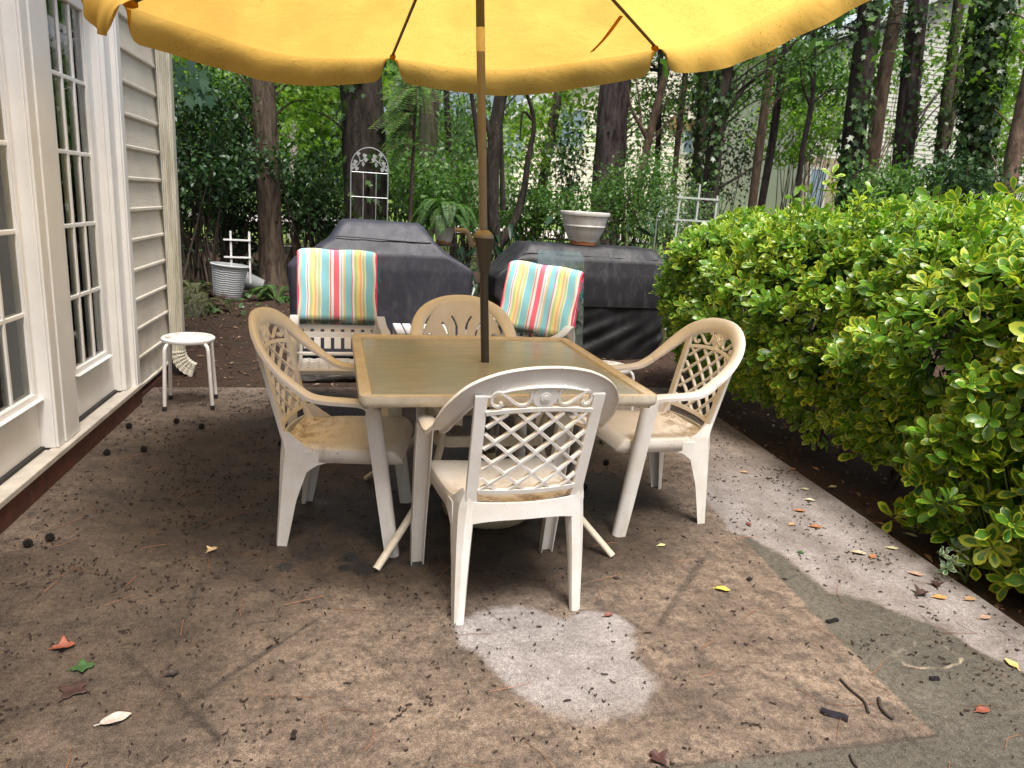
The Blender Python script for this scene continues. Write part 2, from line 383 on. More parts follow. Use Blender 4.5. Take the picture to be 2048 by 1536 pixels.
ag = t.math('MULTIPLY', t.mr(fine, .36, .64, .45, 1.55), t.mr(t.noise(p, 58, 4, .75), .35, .65, .72, 1.28))
agc = t.n('CombineColor', i_0=ag, i_1=ag, i_2=ag).outputs[0]
col = t.mix(1.0, col, agc, 'MULTIPLY')
col = t.mix(t.math('MULTIPLY', t.mr(t.n('TexVoronoi', i_Vector=p, i_Scale=330.0).outputs['Distance'], .30, .12), .35), col, c4(.50, .44, .37))
col = t.mix(t.math('MULTIPLY', t.mr(t.noise(p, 42, 5, .8), .48, .60), t.mr(t.math('MAXIMUM', t.attr('pale'), t.attr('strip')), 0, 1, .58, .16)), col, t.mix(1.0, col, c4(.36, .33, .31), 'MULTIPLY'))
col = t.mix(t.math('MULTIPLY', t.mr(t.noise(p, 1.7, 5, .7, .8), .50, .64), t.mr(t.math('MAXIMUM', t.attr('pale'), t.attr('strip')), 0, 1, .42, .10)), col, t.mix(1.0, col, c4(.52, .52, .54), 'MULTIPLY'))
scr = t.noise(t.scale(p, (9, 3.2, 1)), 3.5, 5, .7, 1.6)
col = t.mix(t.math('MULTIPLY', t.mr(scr, .55, .72), .30), col, c4(.055, .044, .037))
col = t.mix(t.math('MULTIPLY', t.mr(t.noise(p, 190, 2), .66, .72), .7), col, c4(.04, .032, .028))
ro = t.mr(t.math('ADD', t.attr('dark'), t.mr(mid, .3, .7, -.25, .25)), 0, 1.1, .85, .52)
ro = t.math('SUBTRACT', ro, t.math('MULTIPLY', t.attr('wet'), .35))
hh = t.math('ADD', t.math('MULTIPLY', fine, .6), mid)
mat_patio = t.out(t.bsdf(col, ro, t.bump(hh, .35, .006), .35))
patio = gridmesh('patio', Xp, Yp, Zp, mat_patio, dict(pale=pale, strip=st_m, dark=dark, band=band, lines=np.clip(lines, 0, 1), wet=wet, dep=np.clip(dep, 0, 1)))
m = MB()                                              # the slab's edges
E1 = [(pedge(y)-.001, y) for y in np.linspace(-6, PBACK-.001, 40)]+[(x, PBACK-.001) for x in np.linspace(pedge(PBACK)-.02, -1.5, 30)]
m.rings([[(x, y, -.003) for x, y in E1], [(x, y, -.2) for x, y in E1]], closed=False)
o = m.build('patio_edge', mat_plain('slab_side', (.10, .075, .06), .9, .3, 14), patio); 
# ------------------------------------------------------------------ the house on the left (its own axes: y along the wall, x out of it)
HA = -.041; HX0, HY0 = -1.289, 3.076
house = thing('house', 'cream sided house with glazed french doors at the left patio edge', 'house', (HX0, HY0, 0), HA)
mhouse = mat_plain('door_paint', (.80, .79, .76), .45, .05, 5, .08, 40)
t = NT('siding_paint'); p = t.coord()
gn = t.noise(t.scale(p, (10, 5, 75)), 1.6, 5, .65, .8)
cc = t.mix(t.mr(t.noise(p, 3.5, 5), .3, .7), c4(.63, .585, .485), c4(.72, .675, .575))
zz = t.n('SeparateXYZ', i_0=p).outputs[2]
cc = t.mix(t.math('MULTIPLY', t.mr(zz, .7, .05), t.mr(t.noise(p, 6, 5), .35, .65)), cc, c4(.36, .32, .24))
mside = t.out(t.bsdf(cc, .6, t.bump(gn, .45, .006), .3))
t = NT('downspout_paint'); p = t.coord()
st = t.noise(t.scale(p, (30, 30, 2.5)), 1, 5, .7)
cc = t.mix(t.mr(st, .42, .68), c4(.63, .60, .50), c4(.36, .34, .25))
mdown = t.out(t.bsdf(cc, .5, None, .4))
mthr = mat_plain('threshold_wood', (.50, .46, .40), .7, .2, 9, .3, 50)
mbrick = mat_plain('base_board', (.085, .03, .018), .75, .35, 16, .5, 60)
mdark = mat_plain('dark_seal', (.03, .03, .03), .6)
mroom = mat_plain('room_dark', (.02, .02, .02), .9)
mblind = mat_plain('blind_slat', (.86, .85, .82), .5, .03)
mpane = mat_glass('window_glass', (.95, .97, .96), .03, .005)
def hp(px, py, xl=0.0):     # where a photo pixel meets the plane x = xl of the house wall -> (y along wall, z)
    r = ray(px, py); c, s = math.cos(HA), math.sin(HA); nx, ny = c, s; q0 = np.array([HX0, HY0])+xl*np.array([nx, ny])
    tt = (q0[0]*nx+q0[1]*ny)/(r[0]*nx+r[1]*ny); q = np.array([0, 0, CH])+r*tt
    return (-(q[0]-HX0)*s+(q[1]-HY0)*c, q[2])
XS = -.05                       # siding face, x = 0 is the outer face of the brown base
y_c1 = hp(253, 400, XS+.03)[0]; y_end = hp(315, 400, XS)[0]
y_p0 = hp(109, 876, -.03)[0]; y_p1 = hp(159, 878, -.02)[0]; y_j0 = hp(240, 783, -.06)[0]
# siding boards
m = MB(); lap = .190
for k in range(30):
    z0 = .070+k*lap; z1 = z0+lap
    m.rings([[(XS-.02, y, z0-.006), (XS+.012, y, z0-.006), (XS+.020, y, z0+.002), (XS+.020, y, z0+.016), (XS+.010, y, z0+.022), (XS, y, z1-.004), (XS-.02, y, z1-.004)] for y in (y_c1, y_end+.1)])
for k in range(28):
    z0 = .070+k*lap; m.box((XS-.04, y_end+.1, z0), (XS-.002, y_end+.16, z0+lap-.002))
m.build('siding', mside, house, 30)
m = MB().box((-6, y_end-.0, -.2), (XS-.045, y_end+.12, 6)).box((-6, -9, 2.62), (XS-.045, y_c1, 6)).box((-6, -9, -.2), (-5.9, y_end, 6)).box((-6, -9, 5.9), (.35, y_end+.4, 6.1)).box((XS-.1, y_c1-.01, -.2), (XS-.045, y_end, 2.62)).box((-6, -9, -.2), (-.2, y_end, .1)).box((-6, -9, 2.55), (-.25, y_c1, 2.6))
m.build('wall', mside, house, 0)
MB().box((-2.6, -9, .1), (-2.5, y_end, 2.55)).build('interior_wall', mroom, house, 0)
# base board of dark red-brown wood and the threshold above it
MB().box((-.4, -9, -.2), (0, y_c1-.0, .105)).box((-.4, y_c1, -.2), (-.035, y_end+.1, .03)).build('base_board', mbrick, house, 0, .006)
m = MB().box((-.16, -9, .107), (-.055, y_c1-.10, .125)).box((-.052, -9, .107), (.012, y_c1-.02, .135))
thr = m.build('threshold', mthr, house, 0, .004)
# frame: post between the two door units, jamb with casing at the far end
m = MB(); m.box((-.16, y_p0, .136), (-.028, y_p1, 2.62)); m.box((-.0279, y_p0+.004, .137), (-.015, y_p0+.075, 2.62)); m.box((-.0279, y_p0+.09, .1375), (-.012, y_p1-.004, 2.62))
m.build('door_post', mhouse, house, 0, .004)
m = MB(); m.box((-.16, y_j0, .136), (-.05, y_j0+.07, 2.62)); m.box((-.052, y_j0+.02, .137), (-.028, y_c1-.1, 2.62)); m.box((-.06, y_c1-.10, .108), (-.004, y_c1-.005, 2.7)); m.box((-.005, y_c1-.085, .109), (.004, y_c1-.02, 2.7))
m.build('door_casing', mhouse, house, 0, .004)
MB().box((-.16, -1, 2.45), (-.03, y_c1-.1, 2.62)).build('door_header', mhouse, house, 0, .004)
def french_door(y0, y1, gl0, gl1, ncol, zb):
    X0, X1 = -.135, -.09
    m = MB(); zt = 2.44; gz0, gz1 = .41, 2.26
    m.box((X0, y0, zb), (X1, gl0, zt)); m.box((X0, gl1, zb), (X1, y1, zt)); m.box((X0, gl0, zb), (X1, gl1, gz0)); m.box((X0, gl0, gz1), (X1, gl1, zt))
    d = m.build('french_door', mhouse, house, 0, .003)
    m = MB(); b = .028                                           # raised glazing bead
    for a, c in (((gl0-b, gz0-b), (gl1+b, gz0)), ((gl0-b, gz1), (gl1+b, gz1+b)), ((gl0-b, gz0), (gl0, gz1)), ((gl1, gz0), (gl1+b, gz1))):
        m.box((X1, a[0], a[1]), (X1+.007, c[0], c[1]))
    m.box((X1+.002, gl0-.03, gz0-.035), (X1+.032, gl1+.03, gz0-.0285))
    m.build('glazing_frame', mhouse, d, 0, .004)
    m = MB(); w = .011
    for k in range(1, ncol): yk = gl0+(gl1-gl0)*k/ncol; m.box((-.115, yk-w, gz0), (-.094, yk+w, gz1))
    for k in range(1, 5): zk = gz0+(gz1-gz0)*k/5; m.box((-.116, gl0, zk-w), (-.095, gl1, zk+w))
    m.build('muntin_grid', mhouse, d, 0, .004)
    MB().box((-.108, gl0-.004, gz0-.004), (-.103, gl1+.004, gz1+.004)).build('pane', mpane, d, 0)
    m = MB(); n = 52
    for k in range(n):
        z = gz0-.06+(gz1-gz0+.1)*k/n; a = .014*math.cos(.9); s_ = .014*math.sin(.9)
        m.rings([[(-.137-a, y, z-s_), (-.137+a, y, z+s_), (-.137+a, y, z+s_+.0015), (-.137-a, y, z-s_+.0015)] for y in (gl0-.03, gl1-.13)])
    for q in (.2, .75): m.box((-.171, gl0+(gl1-gl0)*q-.002, gz0), (-.169, gl0+(gl1-gl0)*q+.002, gz1))
    m.build('blind', mblind, d, 0)
    m = MB(); m.grid(lambda u, v: (-.185+.012*math.sin(u*22), gl1-.10+u*.16, gz0-.1+v*(gz1-gz0+.2)), 30, 2)
    m.build('curtain', mat_plain('curtain_cloth', (.42, .40, .38), .9), d)
    MB().box((X0+.01, y0, zb-.018), (X1+.014, y1, zb)).build('door_seal', mdark, d, 0)
    return d
gA = hp(28, 400, -.09)[0]
french_door(y_p1, y_j0, hp(127, 420, -.09)[0]-.02, hp(190, 400, -.09)[0], 3, .145)
french_door(y_p0-.86, y_p0, gA-.58, gA, 3, .145)
# corrugated downspout at the house corner, with its kicked-out elbow
m = MB(); y0 = y_end+.03
def dprof(cx_, w=.092, d=.062):
    pr = []
    n = 7
    for k in range(n*2+1): pr.append((cx_+w*(k/(n*2)), -.004*(k % 2)))
    return pr
def dring(x0, z, w=.092, d=.066, tilt=None):
    front = [(x0+w*k/14, y0+(.005 if k % 2 else 0), z) for k in range(15)]
    back = [(x0+w*k/14, y0+d-(.005 if k % 2 else 0), z) for k in range(14, -1, -1)]
    return front+back
m.rings([dring(XS+.028, 6.0), dring(XS+.028, .17)])
ds = m.build('downspout', mdown, house, 25)
m = MB(); R = []; cxp, czp = XS+.028+.092+.115, .17
for k in range(15):
    a = PI+k/14*math.radians(72); rib = .006*(k % 2)
    ring_ = []
    for (rx, ry) in [(q[0]-(XS+.028), q[1]) for q in dring(XS+.028, 0)]:
        rr = .115+(.092-rx)*(1.0)+(rib if rx < .05 else -rib*.5)
        ring_.append((cxp+rr*math.cos(a), ry+(rib if ry > y0+.03 else -rib), czp+rr*math.sin(a)))
    R.append(ring_)
m.rings(R); m.build('elbow', mdown, ds, 25)
# ------------------------------------------------------------------ resin chairs
MPL = mat_plastic(); MSE = mat_seat()
def BP(x, z): return np.array([x, -.20-.125*((z-.41)/.48)-.03*(1-(x/.2)**2), z])
CH_PROF = [(-.031, -.015), (-.031, -.001), (-.024, .005), (-.01, .008), (.01, .008), (.024, .005), (.031, -.001), (.031, -.015), (.0265, -.015), (.0265, -.003), (-.0265, -.003), (-.0265, -.015)]
def mirror(P): return [(-q[0], q[1], q[2]) for q in P][::-1]
ARM = [(.278, .095, .634), (.283, .04, .637), (.288, -.03, .641), (.288, -.09, .652), (.281, -.145, .685)]
HOOP = [(.281, -.145, .685), (.274, -.207, .735), (.252, -.262, .79), (.212, -.300, .838), (.146, -.328, .872), (.075, -.346, .889), (0, -.352, .894)]
def wdirs(P):
    out = []
    for q in P:
        k = min(1, max(0, (q[2]-.65)/.12)); k = k*k*(3-2*k)
        r = np.array([q[0], -.25*(q[2]-.6), (q[2]-.66)*1.25]); r = unit(r)
        out.append(unit((1-k)*np.array([np.sign(q[0]) or 1, 0, 0])+k*r))
    return out
def band(m, P, n=7):
    Q = crom(P, n); return m.sweep(Q, wdirs(Q), CH_PROF, np.interp(Q[:, 2], [.68, .76], [1.0, 1.16]))
def strip(m, pts, w, d):         # a bar lying in the curved back, width w in the back's plane
    Q = np.array(pts); T = np.gradient(Q, axis=0); nb = unit(np.array([0, 1, .26])); R = []
    for q, tt in zip(Q, T):
        s = unit(np.cross(tt, nb))
        R.append([q+s*w/2+nb*d/2, q-s*w/2+nb*d/2, q-s*w/2-nb*d/2, q+s*w/2-nb*d/2])
    return m.rings(R)
def seat_mesh(hw_back=.19, hw_front=.243, yb=-.205, yf=.27):
    us = [-1, -1, -.985, -.95, -.85, -.6, -.3, 0, .3, .6, .85, .95, .985, 1, 1]; dz = [-.055, -.014, -.004, 0, 0, -.004, -.009, -.011, -.009, -.004, 0, 0, -.004, -.014, -.055]
    vs_ = np.concatenate([np.linspace(0, .86, 22), np.linspace(.88, 1, 10)])
    def fn(i, j):
        u = us[i]; v = vs_[j]; hw = hw_back+(hw_front-hw_back)*(1-math.exp(-v*5))-.012*math.exp(-((v-.16)/.07)**2)-.02*max(0, (v-.9)/.1)**2
        z = .418+dz[i]+.012*v; y = yb+(yf-yb)*v
        if v > .86: q = (v-.86)/.14; z = .418+.012*v+min(dz[i], -.055*q*q+dz[i]*(1-q*q)*.999); y -= .012*q*q
        if v < .05: z += .02*(1-v/.05)
        return (u*hw, y-.03*(1-u*u)*(1-v)*.6, z)
    m = MB(); nu, nv = len(us)-1, len(vs_)-1
    m.add([fn(i, j) for j in range(nv+1) for i in range(nu+1)], [(j*(nu+1)+i, j*(nu+1)+i+1, (j+1)*(nu+1)+i+1, (j+1)*(nu+1)+i) for j in range(nv) for i in range(nu)])
    return m
def chair_legs_arms(root):
    for sx in (1, -1):
        m = MB(); Q = crom(ARM, 7); Q[:, 0] *= sx
        Wd = np.tile([sx, 0, 0.], (len(Q), 1)) if False else np.array(wdirs(Q))
        m.sweep(Q, Wd*sx, CH_PROF); m.build('armrest', MPL, root, 40)
        L = crom([(.278, .093, .634), (.2775, .126, .628), (.277, .150, .604), (.2765, .161, .563), (.276, .182, .42), (.275, .212, .2), (.272, .240, 0)], 6); L[:, 0] *= sx
        n = len(L); sw = np.interp(L[:, 2], [0, .4, .63], [.80, .98, 1.0]); sn = np.interp(np.arange(n), [0, 8, 14, n-1], [1, 1.4, 2.6, 2.3])
        MB().sweep(L, np.tile([-1, 0, 0.], (n, 1)), CH_PROF, sw, sn).build('leg', MPL, root, 40)
        L = crom([(.188, -.224, .475), (.192, -.219, .42), (.199, -.222, .34), (.207, -.230, .18), (.213, -.242, 0)], 6); L[:, 0] *= sx; n = len(L)
        LP = [(-.027, -.012), (-.020, -.002), (.010, .003), (.030, -.010), (.031, -.075), (.025, -.075), (.024, -.022), (.008, -.008), (-.016, -.012), (-.021, -.034), (-.027, -.034)]
        k_ = np.interp(L[:, 2], [0, .2, .42, .475], [.62, .82, 1.05, .75]); d_ = np.interp(L[:, 2], [0, .2, .33, .40, .44, .475], [.58, .92, 1.42, 1.75, .9, .42])
        MB().sweep(L, np.tile([1, 0, 0.], (n, 1)), [(q[0]*sx, q[1]) for q in LP], k_, d_).build('leg', MPL, root, 40)
def lattice_chair(label, loc, rz):
    c = thing('lattice_chair', label, 'chair', loc, rz, 'lattice back chairs round the table')
    seat_mesh().build('seat', MSE, c, 40, solid=.005)
    m = MB()                                                     # skirt under the seat: side webs and the rear rail
    for sx in (1, -1):
        pr = [(-.13, .405), (-.10, .404), (.23, .418), (.23, .375), (.02, .368), (-.04, .364), (-.075, .353), (-.10, .335), (-.125, .315), (-.14, .33)]
        m.rings([[(sx*(.222+.012*min(1, max(0, (y+.2)/.3))), y, z) for y, z in pr], [(sx*(.227+.012*min(1, max(0, (y+.2)/.3))), y, z) for y, z in pr]])
    m.rings([[(x, -.213-.036*(1-(x/.2)**2), .435), (x, -.205-.036*(1-(x/.2)**2), .435), (x, -.205-.036*(1-(x/.2)**2), .375+.012*abs(x/.2)**3*-2), (x, -.213-.036*(1-(x/.2)**2), .375+.012*abs(x/.2)**3*-2)] for x in np.linspace(-.2, .2, 17)])
    m.build('seat_apron', MPL, c, 40)
    m = MB(); H = HOOP+mirror(HOOP)[1:]; band(m, H)
    for sx in (1, -1): strip(m, [BP(sx*(.186+.012*k), z) for k, z in zip(np.linspace(0, 1, 12), np.linspace(.40, .826, 12))], .040, .016)
    strip(m, [BP(x, .478) for x in np.linspace(-.172, .172, 15)], .020, .014)
    strip(m, [BP(x, .765+.018*(1-(x/.18)**2)) for x in np.linspace(-.18, .18, 15)], .017, .014)
    m.build('backrest', MPL, c, 40, .002)
    m = MB()
    def inside(x, z): return abs(x) < .168+.02*(z-.47) and .484 < z < .760+.018*(1-(x/.18)**2)
    for s_ in (1, -1):
        for k in range(-6, 7):
            pts = [BP(x, .625+k*.079+s_*.86*x) for x in np.linspace(-.18, .18, 73) if inside(x, .625+k*.079+s_*.86*x)]
            if len(pts) > 4: strip(m, pts[::2] if len(pts) > 12 else pts, .0095, .013 if s_ > 0 else .0115)
    m.build('lattice', MPL, c, 30)
    m = MB(); cc = BP(0, .826); nb = unit(np.array([0, 1, .26])); ax = np.array([1., 0, 0]); bx = np.cross(nb, ax)
    for rr, hh in ((.041, .005), (.017, .009), (.008, .011)):
        m.rings([[cc+nb*q+rr*e*(ax*math.cos(a)*1.05+bx*math.sin(a)) for a in np.linspace(0, 2*PI, 29)[:-1]] for q, e in ((-hh, .96), (-hh*.6, 1), (hh*.6, 1), (hh, .94))])
    for k in range(8):
        a = k*PI/4+.2; dv = ax*math.cos(a)+bx*math.sin(a); strip(m, [cc+nb*.0055+dv*.018, cc+nb*.0055+dv*.039], .003, .004)
    m.build('rosette', MPL, c, 30)
    SC = [(.060, .845), (.066, .849), (.064, .857), (.055, .858), (.048, .848), (.046, .825), (.053, .804), (.070, .796), (.092, .803), (.118, .824), (.142, .838), (.160, .832), (.167, .814), (.160, .797), (.146, .790), (.134, .797), (.138, .807)]
    for sx in (1, -1):
        m = MB(); Q = [BP(sx*q[0], q[1]) for q in crom([(a, b, 0) for a, b in SC], 5)]; strip(m, Q, .0085, .012); m.build('scroll', MPL, c, 40)
    chair_legs_arms(c)
    return c
ch0 = lattice_chair('white lattice back chair in the foreground, its back turned to the viewer', (.610, 2.456, 0), math.radians(4.8))
for lab, loc, rz in [('lattice back chair left of the table, facing right beside the striped lounge chair', (.056, 3.045, 0), math.radians(-101)),
                     ('lattice back chair right of the table, standing against the yellow green hedge', (1.44, 3.10, 0), math.radians(94))]:
    c = copy_tree(ch0); c.location = loc; c.rotation_euler = (0, 0, rz); c['label'] = lab
# solid fan back chair at the far side
fc = thing('solid_back_chair', 'solid fan back chair with slots at the far side of the table', 'chair', (.70, 3.77, 0), PI)
seat_mesh().build('seat', MSE, fc, 40, solid=.005)
m = MB(); H = HOOP+mirror(HOOP)[1:]; band(m, H); m.build('back_rim', MPL, fc, 40, .002)
m = MB(); nu, nv = 120, 110; slots = []
for a, ln in ((-.62, 0), (-.22, .0), (.22, 0), (.62, 0), (-1.0, 0), (1.0, 0)): slots.append(a)
def solid_in(x, z):
    top = .90-.30*(abs(x)/.27)**3.2 if abs(x) < .27 else 0
    return z < top and abs(x) < .165+.10*min(1, max(0, (z-.5)/.18))
def hole(x, z):
    for k, (x0, z0, x1, z1) in enumerate([(-.030, .70, -.056, .80), (.030, .70, .056, .80), (-.085, .66, -.115, .765), (.085, .66, .115, .765), (-.012, .56, -.024, .68), (.012, .56, .024, .68)]):
        dx, dz = x1-x0, z1-z0; tt = min(1, max(0, ((x-x0)*dx+(z-z0)*dz)/(dx*dx+dz*dz))); bow = .012*4*tt*(1-tt)*(1 if x0 < 0 else -1)
        if math.hypot(x-x0-tt*dx-bow, z-z0-tt*dz) < .0065: return True
    return math.hypot((abs(x)-.195)/.024, (z-.665)/.048) < 1
vid = {}; vs = []; fs = []
for j in range(nv):
    for i in range(nu):
        x = -.27+.54*(i+.5)/nu; z = .40+.52*(j+.5)/nv
        if solid_in(x, z) and not hole(x, z):
            q = []
            for a, b in ((i, j), (i+1, j), (i+1, j+1), (i, j+1)):
                if (a, b) not in vid: vid[(a, b)] = len(vs); vs.append(BP(-.27+.54*a/nu, .40+.52*b/nv)+np.array([0, .012, 0]))
                q.append(vid[(a, b)])
            fs.append(q)
m.add(vs, fs); m.build('backrest', MPL, fc, 50, solid=.006)
chair_legs_arms(fc); fc.scale = (.95, .95, .95)
# ------------------------------------------------------------------ table
t = NT('table_paint'); p = t.coord()
cc = t.mix(t.mr(t.noise(p, 14, 6, .7), .35, .7), c4(.66, .60, .49), c4(.50, .43, .31))
cc = t.mix(t.math('MULTIPLY', t.mr(t.noise(p, 110, 3), .60, .70), .6), cc, c4(.22, .19, .12))
MTF = t.out(t.bsdf(cc, .5, None, .4))
TX0, TX1, TY0, TY1, TZ = .087, 1.200, 2.490, 3.685, .725
tcx, tcy = (TX0+TX1)/2, (TY0+TY1)/2
tb = thing('patio_table', 'square patio table with frosted glass top and cream metal frame', 'table', (tcx, tcy, 0))
m = MB(); hw, hd = (TX1-TX0)/2, (TY1-TY0)/2; R = []
prof = [(0, .004), (.004, 0), (.040, .002), (.046, -.006), (.046, -.022), (.036, -.036), (.012, -.038), (.002, -.032), (-.003, -.016)]
def rr(off, z):
    pts = []
    rad = .03
    for (sx, sy, a0) in ((1, 1, 0), (-1, 1, 90), (-1, -1, 180), (1, -1, 270)):
        for k in range(5):
            a = math.radians(a0+k*22.5); r_ = max(.004, rad-off)
            pts.append((sx*(hw-off-r_)+r_*math.cos(a), sy*(hd-off-r_)+r_*math.sin(a), TZ-.004+z))
    return pts
rg = [rr(a, b) for a, b in prof]; m.rings(rg+[rg[0]], True, False); m.build('table_frame', MTF, tb, 50)
t = NT('frosted_glass'); p = t.coord()
gr_ = t.noise(t.scale(p, (4, 16, 4)), 1.4, 6, .7, .6)
cc = t.mix(t.mr(gr_, .35, .68), c4(.42, .435, .395), c4(.56, .535, .47))
cc = t.mix(t.math('MULTIPLY', t.mr(t.noise(p, 3, 4), .45, .65), .6), cc, c4(.36, .41, .365))
cc = t.mix(t.math('MULTIPLY', t.mr(t.noise(p, 70, 3, .6), .66, .74), .6), cc, c4(.04, .03, .02))
ro = t.mr(t.noise(p, 6, 5), .3, .7, .10, .26)
b = t.bsdf(cc, ro, t.bump(t.noise(p, 240, 2), .10, .002), .75)
tp_ = t.n('BsdfTransparent', i_Color=c4(.55, .6, .5)).outputs[0]
MFG = t.out(t.n('MixShader', i_0=.12, i_1=b, i_2=tp_).outputs[0])
m = MB(); a, b2 = hw-.042, hd-.042; hr = .021; hx, hy = .649-tcx, 3.116-tcy
ring_o = []; ring_h = []
for k in range(64):
    an = 2*PI*(k+.5)/64; c_, s_ = math.cos(an), math.sin(an); q = min(a/abs(c_), b2/abs(s_)); ring_o.append((q*c_, q*s_)); 
    ring_h.append((hx+hr*c_, hy+hr*s_))
m.rings([[(x, y, TZ-.010) for x, y in ring_h], [(x, y, TZ-.010) for x, y in ring_o], [(x, y, TZ-.016) for x, y in ring_o], [(x, y, TZ-.016) for x, y in ring_h], [(x, y, TZ-.010) for x, y in ring_h]], True, False)
m.build('glass_top', MFG, tb, 30)
for sx in (1, -1):
    for sy in (1, -1):
        Q = crom([(.535, .565, .682), (.44, .47, .680), (.33, .35, .66), (.25, .262, .60), (.215, .222, .50), (.212, .216, .42), (.245, .25, .32), (.33, .335, .18), (.483, .478, .006)], 7)
        Q[:, 0] *= sx; Q[:, 1] *= sy
        MB().tube(Q, .0165, 10, True, .8).build('leg', MTF, tb, 50)
def ringbar(name, z, h, r):
    m = MB(); pts = []
    for (sx, sy, a0) in ((1, 1, 0), (-1, 1, 90), (-1, -1, 180), (1, -1, 270)):
        for k in range(7): an = math.radians(a0+k*15); pts.append((sx*(r-.06)+.06*math.cos(an), sy*(r-.06)+.06*math.sin(an)))
    def off(d, zz): return [(x*(1-d/r), y*(1-d/r), zz) for x, y in pts]
    m.rings([off(0, z), off(0, z-h), off(.012, z-h), off(.012, z), off(0, z)], True, False); m.build(name, MTF, tb, 40)
ringbar('stretcher', .455, .045, .235); ringbar('top_brace', .668, .035, .27)
mzinc = mat_plain('zinc', (.35, .34, .32), .4, metal=.8)
for sx in (1, -1):
    for sy in (1, -1): MB().lathe([(.002, .0), (.012, .0), (.012, .012), (.006, .02), (.002, .022)], (sx*.49, sy*.51, .664), 12).build('bolt', mzinc, tb)
# ------------------------------------------------------------------ umbrella
t = NT('canopy_cloth'); p = t.coord()
cc = t.mix(t.mr(t.noise(p, 3, 4), .3, .7), c4(.61, .365, .078), c4(.68, .425, .10))
spk = t.math('MULTIPLY', t.mr(t.noise(p, 120, 3, .7), .60, .66), t.mr(t.noise(p, 2.4, 3), .44, .60))
spk = t.math('MAXIMUM', spk, t.mr(t.noise(t.scale(p, (40, 95, 60)), 1, 2), .72, .74))
cc = t.mix(t.math('MULTIPLY', spk, .9), cc, c4(.16, .09, .02))
cc = t.mix(t.math('MULTIPLY', t.mr(t.noise(p, 1.9, 5, .6), .50, .68), .45), cc, c4(.42, .26, .06))
nrm = t.bump(t.math('ADD', t.noise(t.scale(p, (5, 9, 7)), 1.5, 4, .6, 1.2), t.math('MULTIPLY', t.noise(p, 500, 2), .05)), .14, .03)
b = t.n('BsdfDiffuse', i_Color=cc, i_Normal=nrm).outputs[0]; tr = t.n('BsdfTranslucent', i_Color=cc, i_Normal=nrm).outputs[0]
MCAN = t.out(t.n('MixShader', i_0=.88, i_1=b, i_2=tr).outputs[0])
mbronze = mat_plain('bronze_pole', (.06, .054, .045), .45, .12, 9, 0, spec=.5, metal=.15)
mbronze2 = mat_plain('pale_pole', (.21, .185, .15), .42, .1, 9, 0, metal=.15)  # paler tone than the lower pole
mbrass = mat_plain('joint_band', (.55, .50, .38), .32, .1, 9, metal=.5)
pd = unit(np.array([-.063, .014, 1.0])); hub = np.array([.525, 3.143, 2.70]); pfoot = hub-pd*(2.70/pd[2])
ux = unit(np.cross([0, 1, 0], pd)); uy = np.cross(pd, ux)
um = thing('patio_umbrella', 'big yellow market umbrella standing through the table hole', 'umbrella', tuple(pfoot))
def loc(p_): return np.array(p_)-pfoot
NR, RAD, DROP, PH = 6, 1.532, .487, 2.775
def cpt(a, rho, dz=0):
    lift = .09*max(0, math.cos((a-PH-PI)/1.0))**6*(rho/RAD)**2       # the rib on the far right bends up
    return loc(hub)-pd*(DROP*(rho/RAD)-dz-lift)+rho*(math.cos(a)*ux+math.sin(a)*uy)
m = MB()
for k in range(NR):
    a0 = PH+k*PI/3
    def fn(u, v, a0=a0):
        A, B = cpt(a0, RAD*max(v, .02)), cpt(a0+PI/3, RAD*max(v, .02)); q = A*(1-u)+B*u
        s = 4*u*(1-u); q = q-pd*(.075*s*v*v)
        q = q+pd*.012*math.sin(9*v+7*u+k)*s*v
        return q
    m.grid(fn, 28, 24)
    def fv(u, v, fn=fn, a0=a0):
        e = fn(u, 1.0); e2 = fn(u, .96); d = (e-e2)/np.linalg.norm(e-e2)
        w = min(1, min(u, 1-u)/.075); w = math.sqrt(max(0, 1-(1-w)**2))
        L = .112*w+.010
        nm_ = math.cos(a0+PI/6)*ux+math.sin(a0+PI/6)*uy
        rip = .018*math.sin(u*31+k*2)*v*w
        tang = fn(min(1, u+.01), 1)-fn(max(0, u-.01), 1); tang = tang/np.linalg.norm(tang)
        pinch = tang*(.03 if u < .5 else -.03)*v*(1-min(1, min(u, 1-u)/.12))*-1*0+tang*v*(.045*max(0, 1-u/.1)-.045*max(0, 1-(1-u)/.1))
        c = v*L
        return e+d*c*(1-.42*v)-pd*c*(.12+.68*v)+nm_*rip*.45*v+pinch
    m.grid(fv, 44, 8)
can = m.build('canopy', MCAN, um, 60)
m = MB().grid(lambda u, v: cpt(u*2*PI, .02+.30*v, .055-.01*v), 36, 4); m.build('canopy_vent', MCAN, um, 60)
mrib = mat_plain('rib_metal', (.055, .045, .032), .45, .1, 9, metal=.3)
for k in range(NR):
    a0 = PH+k*PI/3
    rb = MB().tube([cpt(a0, .05, -.012), cpt(a0, RAD*.985, -.012)], .0085, 6, True, 1.0).build('rib', mrib, um, 30)
    MB().tube([loc(hub-pd*.34)+.03*(math.cos(a0)*ux+math.sin(a0)*uy), cpt(a0, .78, -.02)], .007, 6).build('strut', mrib, um, 30)
    m = MB(); e = cpt(a0, RAD*.985, -.012); od = math.cos(a0)*ux+math.sin(a0)*uy
    m.tube([e-od*.045, e-od*.02, e+od*.012], [.015, .017, .006], 8); m.build('rib_pocket', MCAN, um, 50)
def pole_pt(z): return loc(pfoot+pd*(z/pd[2]))
zc = 1.30
MB().tube([pole_pt(.06), pole_pt(1.15)], .0185, 16).build('lower_pole', mbronze, um)
MB().tube([pole_pt(1.27), pole_pt(1.98)], .0178, 16).build('upper_pole', mbronze2, um)
